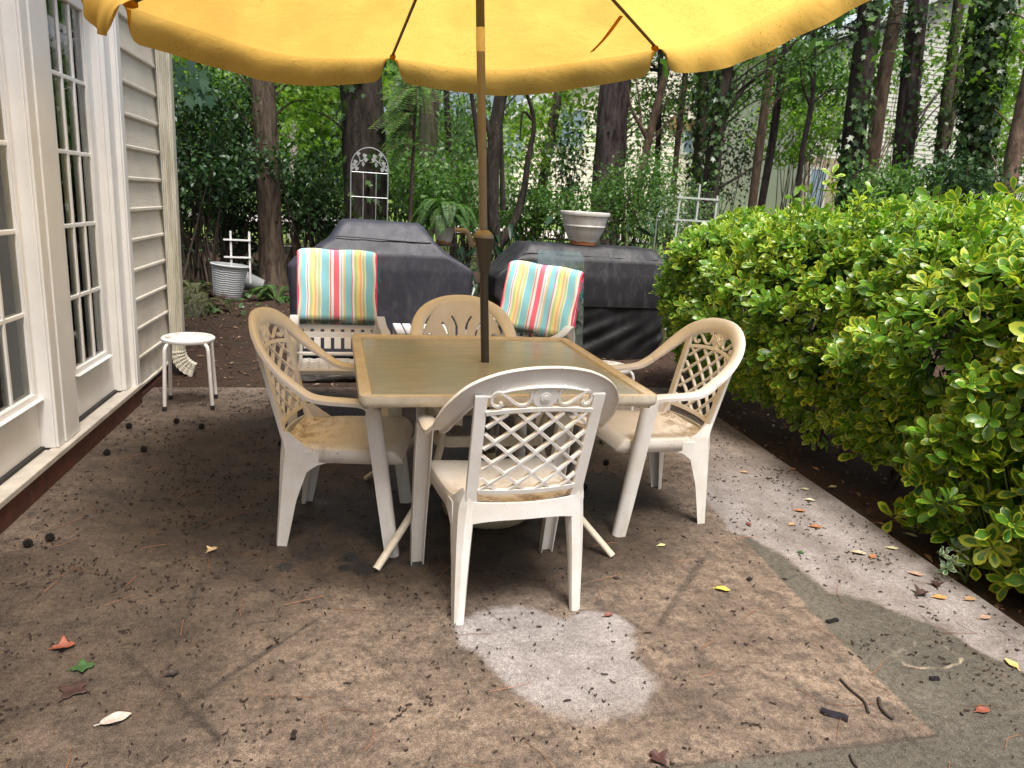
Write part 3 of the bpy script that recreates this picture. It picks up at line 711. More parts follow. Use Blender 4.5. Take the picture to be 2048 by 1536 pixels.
MB().tube([pole_pt(1.98), pole_pt(2.07)], .0188, 16).build('joint_band', mbrass, um)
MB().tube([pole_pt(2.07), pole_pt(2.74)], .0178, 16).build('top_pole', mbronze, um)
m = MB(); m.tube([pole_pt(q) for q in (2.335, 2.345, 2.385, 2.395)], [.02, .04, .04, .02], 16); m.build('runner', mrib, um)
m = MB(); m.tube([pole_pt(q) for q in (2.66, 2.67, 2.715, 2.74, 2.79, 2.80)], [.02, .05, .05, .02, .022, .004], 16); m.build('hub', mrib, um)
m = MB()                                   # tapered crank housing
R = []
for z, a, b_, oy in ((1.105, .020, .020, 0), (1.115, .024, .026, 0), (1.16, .029, .032, -.004), (1.235, .041, .040, -.006), (1.25, .043, .042, -.006)):
    c_ = pole_pt(z)+np.array([0, oy, 0]); R.append([c_+np.array([a*math.copysign(abs(math.cos(2*PI*k/24))**.7, math.cos(2*PI*k/24)), b_*math.copysign(abs(math.sin(2*PI*k/24))**.7, math.sin(2*PI*k/24)), 0]) for k in range(24)])
m.rings(R); hs = m.build('crank_housing', mbronze, um, 40)
m = MB(); R = []
for z, a in ((1.251, .044), (1.262, .043), (1.275, .035), (1.284, .021)):
    c_ = pole_pt(z)+np.array([0, -.006, 0]); R.append([c_+np.array([a*math.cos(2*PI*k/24), a*.97*math.sin(2*PI*k/24), 0]) for k in range(24)])
m.rings(R)
cap_ = m.build('housing_cap', mbronze2, hs, 40)
m = MB(); c_ = pole_pt(1.225)+np.array([0, -.01, 0])
m.tube(crom([c_+np.array([-.03, 0, 0]), c_+np.array([-.052, -.004, .0]), c_+np.array([-.062, -.006, .022]), c_+np.array([-.078, -.008, .048]), c_+np.array([-.10, -.008, .053]), c_+np.array([-.128, -.008, .052])], 6), [*np.linspace(.014, .0085, 31)], 10)
m.build('crank_handle', mbronze2, um, 50)
m = MB()                                   # loose tie strap under the canopy
c_ = atY(1243, 32, 3.75)-pfoot; e_ = atY(1184, 104, 3.72)-pfoot
Q = crom([c_, c_*.5+e_*.5+np.array([0, .02, -.015]), e_], 8)
m.sweep(Q, np.tile([.5, -.8, .3], (len(Q), 1)), [(-.016, 0), (.016, 0), (.016, .002), (-.016, .002)]); m.build('tie_strap', MCAN, um)
ub = thing('umbrella_base', 'round cream weighted umbrella base under the table', 'umbrella base', (float(pfoot[0]), float(pfoot[1]), 0))
t = NT('base_resin'); p = t.coord()
cc = t.mix(t.mr(t.noise(p, 10, 5), .35, .7), c4(.52, .45, .30), c4(.36, .30, .18))
MUB = t.out(t.bsdf(cc, .5, t.bump(t.noise(p, 30, 3), .1, .01), .4))
m = MB().lathe([(.005, .002), (.185, .002), (.205, .02), (.212, .045), (.21, .07), (.195, .088), (.12, .10), (.05, .108), (.04, .118), (.028, .12), (.028, .16), (.005, .16)], (0, 0, 0), 48)
m.build('weight', MUB, ub, 35)
m = MB().lathe([(.0205, .15), (.026, .15), (.026, .30), (.0205, .30), (.0205, .15)], (0, 0, 0), 24)
m.build('pole_sleeve', MUB, ub, 35)
# ------------------------------------------------------------------ white stools
MWH = mat_plain('white_metal', (.74, .73, .71), .4, .05, 14)
mrub = mat_plain('rubber', (.02, .02, .02), .7)
t = NT('stool_top'); p = t.coord(); r_ = t.n('VectorMath', operation='LENGTH', i_0=t.scale(p, (1, 1, 0))).outputs[1]
f = t.math('MULTIPLY', t.math('MULTIPLY', t.mr(r_, .08, .125), t.mr(r_, .15, .13)), t.mr(t.noise(p, 22, 5), .40, .62))
MST = t.out(t.bsdf(t.mix(f, c4(.74, .73, .71), c4(.30, .25, .18)), .4))
def stool(label, x, y, rz=0):
    s = thing('stool', label, 'stool', (x, y, 0), rz, 'round white stools')
    MB().lathe([(.002, .444), (.125, .444), (.138, .452), (.150, .453), (.160, .446), (.162, .436), (.156, .424), (.145, .422), (.140, .430), (.002, .432)], (0, 0, 0), 48).build('seat', MST, s, 40)
    for k in range(4):
        a = PI/4+k*PI/2; c_, s_ = math.cos(a), math.sin(a)
        Q = crom([(c_*.04, s_*.04, .425), (c_*.12, s_*.12, .424), (c_*.158, s_*.158, .416), (c_*.176, s_*.176, .39), (c_*.181, s_*.181, .33), (c_*.198, s_*.198, .03)], 6)
        l = MB().tube(Q, .0115, 10).build('leg', MWH, s, 50)
        MB().tube([(c_*.1985, s_*.1985, .028), (c_*.200, s_*.200, .0)], .0135, 10).build('rubber_foot', mrub, l)
    return s
stool('white round stool standing by the house wall and downspout', -.905, 4.985, math.radians(4))
stool('white round stool peeking out behind the right table edge', 1.655, 4.24, .5)
# ------------------------------------------------------------------ strap lounge chairs
mstrap = mat_plain('vinyl_strap', (.80, .80, .80), .45, .04)
STR = [(.20, (.85, .83, .80)), (.35, (.62, .55, .30)), (.9, (.15, .55, .68)), (1.0, (.85, .83, .8)), (1.12, (.55, .10, .25)), (1.3, (.85, .8, .78)), (1.55, (.45, .62, .22)), (1.85, (.85, .72, .22)), (2.05, (.86, .42, .16)), (2.2, (.85, .72, .62)), (2.5, (.45, .62, .22)), (2.62, (.86, .86, .8)),
       (3.5, (.15, .55, .68)), (3.62, (.85, .65, .35)), (3.75, (.5, .12, .2)), (4.05, (.80, .76, .82)), (4.65, (.80, .045, .13)), (4.85, (.88, .82, .84)), (5.0, (.40, .55, .62)), (5.15, (.85, .83, .8)), (5.4, (.62, .52, .28)), (6.05, (.15, .55, .68)), (6.2, (.52, .12, .30)), (6.4, (.85, .82, .80)), (6.7, (.45, .62, .22)), (7.05, (.85, .72, .22)), (7.25, (.86, .42, .16)), (7.4, (.85, .72, .62)), (7.65, (.45, .62, .22)), (7.75, (.86, .86, .8)), (8.6, (.15, .55, .68)), (8.75, (.62, .52, .28)), (9.0, (.85, .83, .80))]
STR = [(e, tuple(.85*q+.15*.82 for q in c_)) for e, c_ in STR]
def mat_stripe(name, off=0.0):
    t = NT(name); uv = t.n('UVMap').outputs[0]; x = t.n('SeparateXYZ', i_0=uv).outputs[0]
    x = t.math('ADD', x, off)
    # two constant ramps joined (a ramp holds at most 32 stops)
    h = len(STR)//2; cut = STR[h-1][0]/9
    def rampfor(lst, a0):
        st = []; a = a0
        for e, c_ in lst: st.append((a, c_)); a = e/9
        return t.ramp(x, st, 'CONSTANT')
    r1 = rampfor(STR[:h], 0); r2 = rampfor(STR[h:], cut)
    cc = t.mix(t.math('GREATER_THAN', x, cut), r1, r2)
    p = t.coord(); cc = t.mix(t.mr(t.noise(p, 9, 5), .3, .8, 0, .16), cc, c4(.35, .32, .26))
    z = t.n('SeparateXYZ', i_0=uv).outputs[1]
    cc = t.mix(t.math('MULTIPLY', t.mr(z, .075, .03), t.mr(t.noise(p, 14, 5), .25, .6)), cc, c4(.05, .07, .06))
    return t.out(t.bsdf(cc, .85, t.bump(t.noise(p, 420, 2), .2, .002), .15))
mstripe = mat_stripe('striped_cloth'); mpipe = mat_plain('red_piping', (.62, .08, .14), .8, .2, 20); mtie = mat_plain('teal_tie', (.03, .22, .24), .8)
def lounge(label, loc_, rz):
    c = thing('strap_chair', label, 'lounge chair', loc_, rz, 'white strap lounge chairs')   # faces -y
    hw = .27
    for sx in (1, -1):
        m = MB()                                                   # flat side loop: front leg, arm, rear leg
        Q = crom([(sx*hw, -.36, 0), (sx*hw, -.34, .25), (sx*hw, -.32, .50), (sx*hw, -.29, .575), (sx*hw, -.22, .60), (sx*hw, 0, .60), (sx*hw, .16, .625), (sx*hw, .215, .61), (sx*hw, .24, .56), (sx*hw, .28, .36), (sx*hw, .36, 0)], 7)
        m.sweep(Q, np.tile([sx, 0, 0.], (len(Q), 1)), [(-.024, -.006), (.024, -.006), (.028, 0), (.024, .006), (-.024, .006), (-.028, 0)])
        m.build('side_frame', MWH, c, 40)
    m = MB()
    for sx in (1, -1):
        m.tube(crom([(sx*.235, -.33, .385), (sx*.235, -.26, .40), (sx*.235, .20, .355), (sx*.235, .255, .40), (sx*.235, .40, .95)], 8), .012, 8)
    m.tube([(-.235, -.33, .385), (.235, -.33, .385)], .012, 8); m.tube([(-.235, .40, .95), (.235, .40, .95)], .012, 8); m.tube([(-.268, .23, .37), (.268, .23, .37)], .012, 8); m.tube([(-.268, -.325, .37), (.268, -.325, .37)], .011, 8)
    m.build('seat_frame', MWH, c, 50)
    m = MB(); n = 8
    def sz(y): return .392-.045*(y+.30)/.5-.012*math.cos(y*2)
    for k in range(n):
        x = -.205+.41*k/(n-1)
        m.rings([[(x-.021, y, sz(y)+.0035*(1 if (i+k) % 2 else -1)), (x+.021, y, sz(y)+.0035*(1 if (i+k) % 2 else -1)), (x+.021, y, sz(y)+.003+.0035*(1 if (i+k) % 2 else -1)), (x-.021, y, sz(y)+.003+.0035*(1 if (i+k) % 2 else -1))] for i, y in enumerate(np.linspace(-.33, .22, 10))])
    for k in range(9):
        y = -.30+.5*k/8
        m.rings([[(x, y-.022, sz(y)-.0035*(1 if (i+k) % 2 else -1)), (x, y+.022, sz(y)-.0035*(1 if (i+k) % 2 else -1)), (x, y+.022, sz(y)+.003-.0035*(1 if (i+k) % 2 else -1)), (x, y-.022, sz(y)+.003-.0035*(1 if (i+k) % 2 else -1))] for i, x in enumerate(np.linspace(-.24, .24, 17))])
    m.build('seat_straps', mstrap, c, 0)
    m = MB()
    for k in range(7):
        x = -.195+.39*k/6
        m.rings([[(x-.021, y-.004, z), (x+.021, y-.004, z), (x+.021, y-.001, z), (x-.021, y-.001, z)] for y, z in ((.255, .40), (.40, .95))])
    for k in range(9):
        q = (k+1.6)/10; y = .255+.145*q; z = .40+.55*q
        m.box((-.235, y-.008, z-.02), (.235, y-.005, z+.02))
    m.build('back_straps', mstrap, c, 0)
    return c
def cushion(label, loc_, rz, w, front, back, flare=0):
    c = thing('striped_cushion', label, 'cushion', loc_, rz, 'striped cushions folded over chair backs')
    lean = unit(np.array([0, .145, .55])); nrm = np.array([0, -lean[2], lean[1]]); top = np.array([0, .41, .985])
    path = []                                                        # centre line of the folded pad, front hem to back hem
    for q in np.linspace(1, 0, 14): path.append((top-lean*front*q+nrm*.030, nrm))
    for a in np.linspace(0, PI, 9)[1:-1]: path.append((top+nrm*.030*math.cos(a)+lean*.030*math.sin(a), nrm*math.cos(a)+lean*math.sin(a)))
    for q in np.linspace(0, 1, 10): path.append((top-lean*back*q-nrm*.030+np.array([0, .02*q, -.0]), -nrm))
    nx = 48; T = .040; vs = []; uvs = []; L = len(path)
    s = np.cumsum([0]+[np.linalg.norm(path[i+1][0]-path[i][0]) for i in range(L-1)])
    def puff(u, v): 
        e = min(u, 1-u)*w/.035; f_ = min(v, 1-v)*s[-1]/.035
        return T/2*math.sqrt(max(.02, 1-(1-min(1, e))**2))*math.sqrt(max(.05, 1-(1-min(1, f_))**2))
    m = MB(); layers = []
    for sg in (1, -1):
        idx = []
        for i, (q, nn) in enumerate(path):
            for j in range(nx+1):
                u = j/nx; v = s[i]/s[-1]; x = -w/2+w*u
                pp = q+nn*(sg*puff(u, v)+.004*math.sin(x*25+i*.7))+np.array([x+.004*math.sin(i*.9)*(1 if u > .5 else -1)*abs(u-.5)*2, 0, 0])
                if sg < 0: pp = q-nn*puff(u, v)*.8+np.array([x, 0, 0])
                vs.append(tuple(pp)); uvs.append((u, v))
    fs = []; N = L*(nx+1)
    for b in (0, N):
        for i in range(L-1):
            for j in range(nx):
                a = b+i*(nx+1)+j; fs.append((a, a+1, a+nx+2, a+nx+1))
    def edge(ids):
        for a, b in zip(ids[:-1], ids[1:]): fs.append((a, b, b+N, a+N))
    edge([i*(nx+1) for i in range(L)]); edge([i*(nx+1)+nx for i in range(L)]); edge(list(range(nx+1))); edge([(L-1)*(nx+1)+j for j in range(nx+1)])
    m.add(vs, fs); me = m.mesh('cushion_pad', 70); uvl = me.uv_layers.new(name='UVMap')
    for lp in me.loops: uvl.data[lp.index].uv = uvs[lp.vertex_index]
    pad = link('pad', me, mstripe, c)
    for sx, mm_ in ((-1, mpipe), (1, mpipe if flare else mstripe)):
        m = MB(); m.tube([tuple(q+np.array([sx*(w/2-.001), 0, 0])) for q, nn in path], .0085, 8)
        o = m.build('piping', mpipe, c, 60)
    m = MB()
    for dx, dy, ln in ((.012, -.005, .20), (.022, .01, .13)):
        b0 = path[0 if False else 13][0]+np.array([w/2+.004, .0, -.03])
        m.tube(crom([b0, b0+np.array([dx, dy, -ln*.35]), b0+np.array([dx*.6, dy, -ln*.7]), b0+np.array([dx*1.3, dy, -ln])], 5), .0035, 5)
    m.build('tie_cord', mtie, c)
    return c
L1 = lounge('white strap lounge chair left of the umbrella pole, its woven seat showing', (.03, 4.66, 0), math.radians(1))
L2 = copy_tree(L1); L2.location = (1.20, 4.62, 0); L2.rotation_euler = (0, 0, math.radians(-33)); L2['label'] = 'white strap lounge chair right of the umbrella pole, mostly hidden behind the table'
cushion('striped cushion draped over the left lounge chair before the tall grill cover', (.03, 4.66, 0), math.radians(1), .50, .45, .30)
cushion('striped cushion draped over the right lounge chair, leaning beside the glass sheet', (1.150, 4.62, -.03), math.radians(-33), .52, .45, .34, 1).rotation_euler = (0, math.radians(3.5), math.radians(-33))
# small white slatted side table between the lounge chairs
s = thing('side_table', 'small white slatted side table behind the solid back chair', 'side table', (.62, 5.2, 0))
m = MB()
for k in range(6): m.box((-.2+k*.068, -.2, .478), (-.2+k*.068+.058, .2, .496))
m.build('top', MWH, s, 0, .003)
for sx in (-1, 1):
    for sy in (-1, 1): MB().box((sx*.18-.018, sy*.18-.018, 0), (sx*.18+.018, sy*.18+.018, .4775)).build('leg', MWH, s, 0, .003)
# ------------------------------------------------------------------ covered grills
def mat_cover(name, col, dust):
    t = NT(name); p = t.coord()
    cc = t.mix(t.mr(t.noise(p, 5, 5, .65), .3, .7), c4(*[x*.85 for x in col]), c4(*[x*1.15 for x in col]))
    cc = t.mix(t.math('MULTIPLY', t.mr(t.noise(t.scale(p, (6, 6, 2)), 2.2, 6, .7), .48, .74), dust), cc, c4(.17, .165, .165))
    h = t.math('ADD', t.noise(t.scale(p, (7, 7, 3)), 1.6, 4, .6, 1.3), t.math('MULTIPLY', t.noise(p, 300, 2), .06))
    return t.out(t.bsdf(cc, .56, t.bump(h, .16, .035), .4))
mcovA = mat_cover('grill_cover_cloth', (.027, .028, .039), .20); mcovB = mat_cover('grill_cover_cloth_black', (.013, .013, .016), .22); mcovC = mat_cover('lower_cover_cloth', (.005, .005, .006), .08)
mseam = mat_plain('seam_cord', (.006, .006, .007), .6)
def rrect(cx_, cy_, hx_, hy_, z, rad, n=25):
    pts = []
    for (sx, sy, a0) in ((1, -1, -90), (1, 1, 0), (-1, 1, 90), (-1, -1, 180)):
        for k in range(7):
            an = math.radians(a0+k*15); pts.append((cx_+sx*(hx_-rad)+rad*math.cos(an), cy_+sy*(hy_-rad)+rad*math.sin(an)))
    out = []; m_ = len(pts)
    for i in range(m_):
        a, b = pts[i], pts[(i+1) % m_]; L = math.hypot(b[0]-a[0], b[1]-a[1]); k = n if i % 7 == 6 else 1
        for q in range(k): out.append((a[0]+(b[0]-a[0])*q/k, a[1]+(b[1]-a[1])*q/k, z))
    return out
def cloth_rings(keys, wr, seed, fold=14, sag=0, ncr=9):
    rings = []
    for a, b in zip(keys[:-1], keys[1:]):
        k = max(2, int(abs(b[4]-a[4])/.022)+1)
        for q in range(k): t_ = q/k; rings.append([a[i]*(1-t_)+b[i]*t_ for i in range(6)])
    rings.append(list(keys[-1])); R = []
    for (cx_, cy_, hx_, hy_, z, rad) in rings:
        ring_ = rrect(cx_, cy_, hx_, hy_, z, min(rad, hx_*.9, hy_*.9)); o = []
        for x, y, zz in ring_:
            nx_, ny_ = (x-cx_)/max(hx_, .01), (y-cy_)/max(hy_, .01)
            d = Vector((nx_, ny_, 0)); d = d.normalized() if d.length else d
            f = mnoise.noise(Vector((x*4+seed, y*4, zz*2.2)))*wr+mnoise.noise(Vector((x*fold+seed, y*fold, zz*1.2+seed)))*wr*.5
            if sag: f += .020*sag*math.sin((zz-.42*(x-cx_)-.30*(x-cx_)**2)*34+2*mnoise.noise(Vector((x*2, y, zz*3))))*max(0, 1-abs(zz-.20)/.28)
            o.append((x+d.x*f, y+d.y*f, zz+.35*f))
        R.append(o)
    return R
ga = thing('covered_grill', 'tall grill under a charcoal cloth cover, striped cushion before it', 'grill', (.415, 6.78, 0))
k = [(0, 0, .775, .345, .02, .06), (0, 0, .78, .345, .5, .06), (0, 0, .79, .35, .785, .05), (0, .0, .765, .347, .815, .05), (0, .0, .60, .338, .905, .06), (0, .02, .45, .295, 1.02, .06), (0, .05, .365, .20, 1.15, .06), (0, .05, .335, .17, 1.172, .06), (0, .05, .25, .10, 1.178, .05)]
MB().rings(cloth_rings(k, .012, 3)).build('cover', mcovA, ga, 55)
m = MB(); m.tube([(x, -.272-.012*math.cos(x*3)+.0, 1.035-.010*math.sin(x*4)) for x in np.linspace(-.40, .41, 24)], .006, 6)
m.tube(crom([(.405, -.26, 1.03), (.50, -.27, .94), (.64, -.30, .875), (.77, -.32, .80)], 6), .005, 6); m.build('piped_seam', mseam, ga)
gb = thing('covered_grill', 'wide low grill under a black cloth cover, white pot on top', 'grill', (2.30, 6.85, 0))
k = [(0, 0, .86, .335, .505, .06), (0, 0, .885, .34, .56, .06), (0, 0, .89, .34, .745, .05), (0, 0, .865, .337, .785, .05), (.05, .0, .745, .315, .93, .06), (.06, .03, .66, .25, 1.035, .06), (.06, .03, .63, .22, 1.052, .06), (.06, .03, .45, .12, 1.057, .05)]
MB().rings(cloth_rings(k, .022, 11, 11)).build('cover', mcovB, gb, 55)
k = [(.03, 0, .80, .31, .0, .08), (.03, 0, .80, .325, .3, .08), (0, 0, .83, .32, .52, .06), (0, 0, .80, .30, .6, .06)]
MB().rings(cloth_rings(k, .022, 23, 9, 1.0)).build('lower_drape', mcovC, gb, 55)
m = MB(); m.tube([(x, -.283+.004*math.sin(x*9), .965-.008*math.sin(x*3)) for x in np.linspace(-.62, .70, 24)], .005, 6)
m.tube(crom([(-.62, -.28, .965), (-.75, -.31, .87), (-.87, -.33, .80)], 5), .005, 6); m.build('piped_seam', mseam, gb)
# leaning sheet of glass with clipped corners
gp = thing('glass_sheet', 'clear glass sheet with clipped corners leaning on the wide grill', 'glass sheet', (1.955, 6.12, 0))
m = MB(); w_, h_, c_ = .215, 1.02, .05
out_ = [(-w_, 0), (w_, 0), (w_, h_-c_), (w_-c_*.9, h_), (-w_, h_)]
ln = .33
m.rings([[(x, z*ln*.6+dy, z) for x, z in out_] for dy in (0, .010)]); 
MSHEET = mat_glass('sheet_glass', (.62, .74, .70), .10, .08, .22)
m.build('glass', MSHEET, gp, 0)
m = MB(); m.rings([[(x*1.004, z*ln*.6+dy, z) for x, z in out_] for dy in (.002, .008)], True, False); m.build('glass_edge', mat_plain('green_glass_edge', (.10, .22, .19), .2), gp, 0)
# ------------------------------------------------------------------ pots, planters, trellises
t = NT('pot_glaze'); p = t.coord(); z = t.n('SeparateXYZ', i_0=p).outputs[2]
cc = t.mix(t.mr(t.noise(t.scale(p, (9, 9, 4)), 1.5, 5, .7), .4, .75), c4(.66, .64, .60), c4(.48, .45, .39))
cc = t.mix(t.mr(t.math('ADD', z, t.mr(t.noise(p, 9, 3), .3, .7, -.012, .012)), .034, .026), cc, c4(.42, .17, .07))
MPOT = t.out(t.bsdf(cc, .4, t.bump(t.noise(p, 40, 3), .06, .01), .5))
msoil = mat_plain('potting_soil', (.03, .02, .015), .95, .4, 30)
pt = thing('flower_pot', 'empty white round flower pot on top of the wide grill cover', 'flower pot', (2.31, 6.80, 1.060))
m = MB().lathe([(.01, 0), (.125, 0), (.128, .03), (.150, .06), (.178, .12), (.196, .165), (.202, .170), (.202, .178), (.199, .183), (.214, .235), (.219, .262), (.232, .268), (.238, .285), (.236, .302), (.226, .305), (.214, .300), (.210, .25), (.19, .235), (.01, .235)], (0, 0, 0), 48)
m.build('bowl', MPOT, pt, 35); MB().lathe([(.01, .236), (.18, .236), (.18, .242), (.01, .246)], (0, 0, 0), 24).build('soil', msoil, pt)
mgalv = mat_plain('grey_metal', (.36, .38, .38), .45, .12, 9, metal=.5)
tr = thing('arched_trellis', 'grey metal arched trellis with grape motif behind the tall grill', 'trellis', (.325, 7.32, 0))
m = MB(); hw = .172
m.tube([(-hw, 0, .0), (-hw, 0, 1.64)]+[(-hw*math.cos(a), 0, 1.64+.185*math.sin(a)) for a in np.linspace(.1, PI-.1, 24)]+[(hw, 0, 1.64), (hw, 0, 0)], .0052, 6); m.build('hoop', mgalv, tr, 50)
m = MB()
for x in (-.057, .062): m.tube([(x, 0, 0), (x, 0, 1.60)], .0036, 6)
for zb in (1.60, 1.375, 1.155, .93, .70, .45): m.tube([(-hw, 0, zb), (hw, 0, zb)], .0036, 6)
m.build('grid', mgalv, tr, 50)
for sx in (-1, 1):
    m = MB(); m.tube(crom([(sx*.168, 0, 1.615), (sx*.115, 0, 1.66), (sx*.09, 0, 1.70), (sx*.105, 0, 1.755)], 5), .0045, 6); m.tube(crom([(sx*.09, 0, 1.695), (sx*.06, 0, 1.712), (sx*.045, 0, 1.74)], 5), .004, 6)
    for (x, zz) in ((.155, 1.64), (.13, 1.69), (.105, 1.765), (.118, 1.63), (.045, 1.75), (.035, 1.715), (.145, 1.66)):
        m.rings([[(sx*x+r_*math.cos(a)*(1+.25*math.sin(3*a)), dy, zz+r_*math.sin(a)*(1+.25*math.cos(3*a))) for a in np.linspace(0, 2*PI, 11)[:-1]] for dy, r_ in ((-.003, .019), (.003, .019))])
    for (x, zz) in ((.06, 1.69), (.054, 1.675), (.066, 1.675), (.060, 1.662)):
        m.rings([[(sx*x+.009*math.cos(a), dy, zz+.009*math.sin(a)) for a in np.linspace(0, 2*PI, 9)[:-1]] for dy in (-.004, .004)])
    m.build('grape_motif', mgalv, tr, 0)
sq = thing('square_trellis', 'pale wooden grid trellis rising behind the hedge end', 'trellis', (3.585, 7.05, -.04), math.radians(-4))
m = MB(); mwt = mat_plain('pale_slat', (.40, .43, .40), .6, .1, 12)
for x in (-.20, 0, .20): MB().box((x-.009, -.006, .25), (x+.009, .006, 1.74 if x == 0 else 1.64)).build('upright', mwt, sq, 0)
for zz in (1.60, 1.38, 1.17, .95, .7): MB().box((-.235, -.016, zz-.009), (.215, -.0065, zz+.009)).build('crossbar', mwt, sq, 0)
hk = thing('shepherd_hook', 'thin pale curved wire hook left of the square trellis', 'garden hook', (3.18, 7.1, gzs(3.18, 7.1)))
MB().tube(crom([(0, 0, 0), (0, 0, 1.2), (.0, 0, 1.33), (.03, 0, 1.39), (.075, 0, 1.37), (.09, 0, 1.33)], 8), .005, 6).build('hook', mgalv, hk, 50)
PB = atY(455, 592, 9.2); PB[2] = gzs(PB[0], 9.2)
pp = thing('barrel_planter', 'grey ribbed barrel planter leaning on the mulch by the big trunk', 'planter', tuple(PB))
pp.rotation_euler = (math.radians(-1), math.radians(5), 0)
t = NT('planter_resin'); p = t.coord(); z = t.n('SeparateXYZ', i_0=p).outputs[2]
cc = t.mix(t.mr(t.math('ADD', z, t.mr(t.noise(p, 10, 4), .3, .7, -.06, .06)), .12, .02), c4(.44, .46, .46), c4(.12, .07, .045))
MPLN = t.out(t.bsdf(cc, .6, None, .3))
m = MB(); R = []; seg = 72; hgt = .42
zs = np.linspace(0, hgt-.03, 76)
for i, zz in enumerate(zs):
    q = zz/hgt; r0 = .145+.055*q**.8
    R.append([((r0+.006*max(0, math.sin(zz*2*PI/.026+.9*math.sin(j*2*PI*9/seg)))**.7)*math.cos(2*PI*j/seg), (r0+.006*max(0, math.sin(zz*2*PI/.026+.9*math.sin(j*2*PI*9/seg)))**.7)*math.sin(2*PI*j/seg), zz) for j in range(seg)])
for r0, zz in ((.205, hgt-.03), (.214, hgt-.022), (.216, hgt-.006), (.210, hgt), (.196, hgt), (.192, hgt-.02), (.188, hgt-.12), (.01, hgt-.125)):
    R.append([(r0*math.cos(2*PI*j/seg), r0*math.sin(2*PI*j/seg), zz) for j in range(seg)])
m.rings(R); m.build('barrel', MPLN, pp, 50)
MB().lathe([(.01, hgt-.118), (.185, hgt-.118), (.185, hgt-.105), (.01, hgt-.10)], (0, 0, 0), 24).build('soil', msoil, pp)
lt = thing('ladder_trellis', 'white ladder trellis stuck in the grey barrel planter', 'trellis', (PB[0]+.07, 9.24, PB[2]+.20), math.radians(4))
m = MB()
for x in (-.02, .185): m.box((x-.011, -.008, 0), (x+.011, .008, .60))
m.build('rail', MWH, lt, 0, .002); m = MB()
for zz in (.30, .50): m.box((-.10, -.022, zz-.010), (.20, -.0085, zz+.010))
m.build('rung', MWH, lt, 0, .002)
q = atY(510, 573, 9.7); q[2] = gzs(q[0], 9.7)
bk = thing('tipped_pot', 'grey pot lying tipped over beside the barrel planter', 'pot', (q[0]+.09, 9.7, q[2]+.10)); bk.rotation_euler = (0, math.radians(-72), .1)
m = MB().lathe([(.01, 0), (.085, 0), (.112, .20), (.12, .205), (.12, .22), (.105, .22), (.082, .02), (.01, .02)], (0, 0, 0), 32); m.build('shell', mat_plain('grey_pot', (.16, .17, .17), .7, .2, 10), bk, 40)
# weathered timber behind the patio
lg = thing('landscape_timber', 'weathered grey timber lying behind the left lounge chair', 'timber', (0, 5.75, gzs(0, 5.75)+.04))
m = MB(); m.tube([(x, .01*math.sin(x*5), .012*math.sin(x*7)) for x in np.linspace(-.38, .42, 20)], [.055+.006*math.sin(k*1.7) for k in range(20)], 14, True, .85); m.build('log', mat_bark('grey_log', (.13, .12, .11), (.035, .03, .028), (2, 14, 14)), lg, 60)
# potted fern on a stand behind the tall grill
fx = atY(888, 475, 7.55)
st_ = thing('plant_stand', 'dark plant stand behind the tall grill under the fern pot', 'plant stand', (fx[0], 7.55, gzs(fx[0], 7.55)))
zt = fx[2]-.06-gzs(fx[0], 7.55)
m = MB().lathe([(.002, zt-.02), (.14, zt-.02), (.14, zt), (.002, zt)], (0, 0, 0), 24); m.build('plate', mbronze, st_)
for k in range(3): MB().tube([(.11*math.cos(k*2.1), .11*math.sin(k*2.1), zt-.02), (.15*math.cos(k*2.1), .15*math.sin(k*2.1), 0)], .009, 6).build('leg', mbronze, st_)
# ------------------------------------------------------------------ hedge of variegated evergreen
MHL = mat_leaf('hedge_leaf', (.030, .12, .014), (.15, .32, .028), .34, .32, margin=(.42, .50, .05), spec=.55)
MSTEM = mat_plain('green_stem', (.16, .20, .06), .7, .3, 20); MTWIG = mat_plain('brown_twig', (.07, .05, .035), .9, .3, 20)
def rosettes(P, Nrm, size, nleaf=(6, 9), jit=.35):
    pos, dr, nr, sz, r1, r2 = [], [], [], [], [], []
    for p_, n_, s_ in zip(P, Nrm, size):
        ax = unit(n_+rng.normal(size=3)*jit); a = unit(np.cross(ax, rng.normal(size=3))); b = np.cross(ax, a)
        k = rng.integers(*nleaf); ph = rng.random()*6.28; tone = rng.random(); v2 = min(1, max(0, .22+.36*rng.normal()))
        for i in range(k):
            an = ph+i*2.4; lev = i/k
            tilt = math.radians(78-52*lev+rng.normal()*9)
            d = ax*math.cos(tilt)+math.sin(tilt)*(a*math.cos(an)+b*math.sin(an))
            pos.append(p_-ax*s_*.55*(1-lev)+d*.004); dr.append(d); nr.append(ax+rng.normal(size=3)*.15); sz.append(s_*(1.05-.38*lev)*(.85+.3*rng.random()))
            r1.append(np.clip(.15+.55*lev+.3*tone+.1*rng.normal(), 0, 1)); r2.append(np.clip(v2+.12*rng.normal(), 0, 1))
    return map(np.array, (pos, dr, nr, sz, r1, r2))
hg = thing('hedge', 'long clipped hedge of glossy yellow edged leaves along the patio edge', 'hedge', (0, 0, 0))
prof = np.array([(2.86, .20), (2.70, .38), (2.58, .66), (2.585, .92), (2.66, 1.16), (2.84, 1.36), (3.15, 1.46), (3.55, 1.46), (3.9, 1.32), (4.1, .95), (4.1, .4)])
pc = crom([(a, b, 0) for a, b in prof], 10)[:, :2]
cl = np.concatenate([[0], np.cumsum(np.linalg.norm(np.diff(pc, axis=0), axis=1))])
tang = np.gradient(pc, axis=0); pn = unit(np.stack([-tang[:, 1], tang[:, 0]], 1))
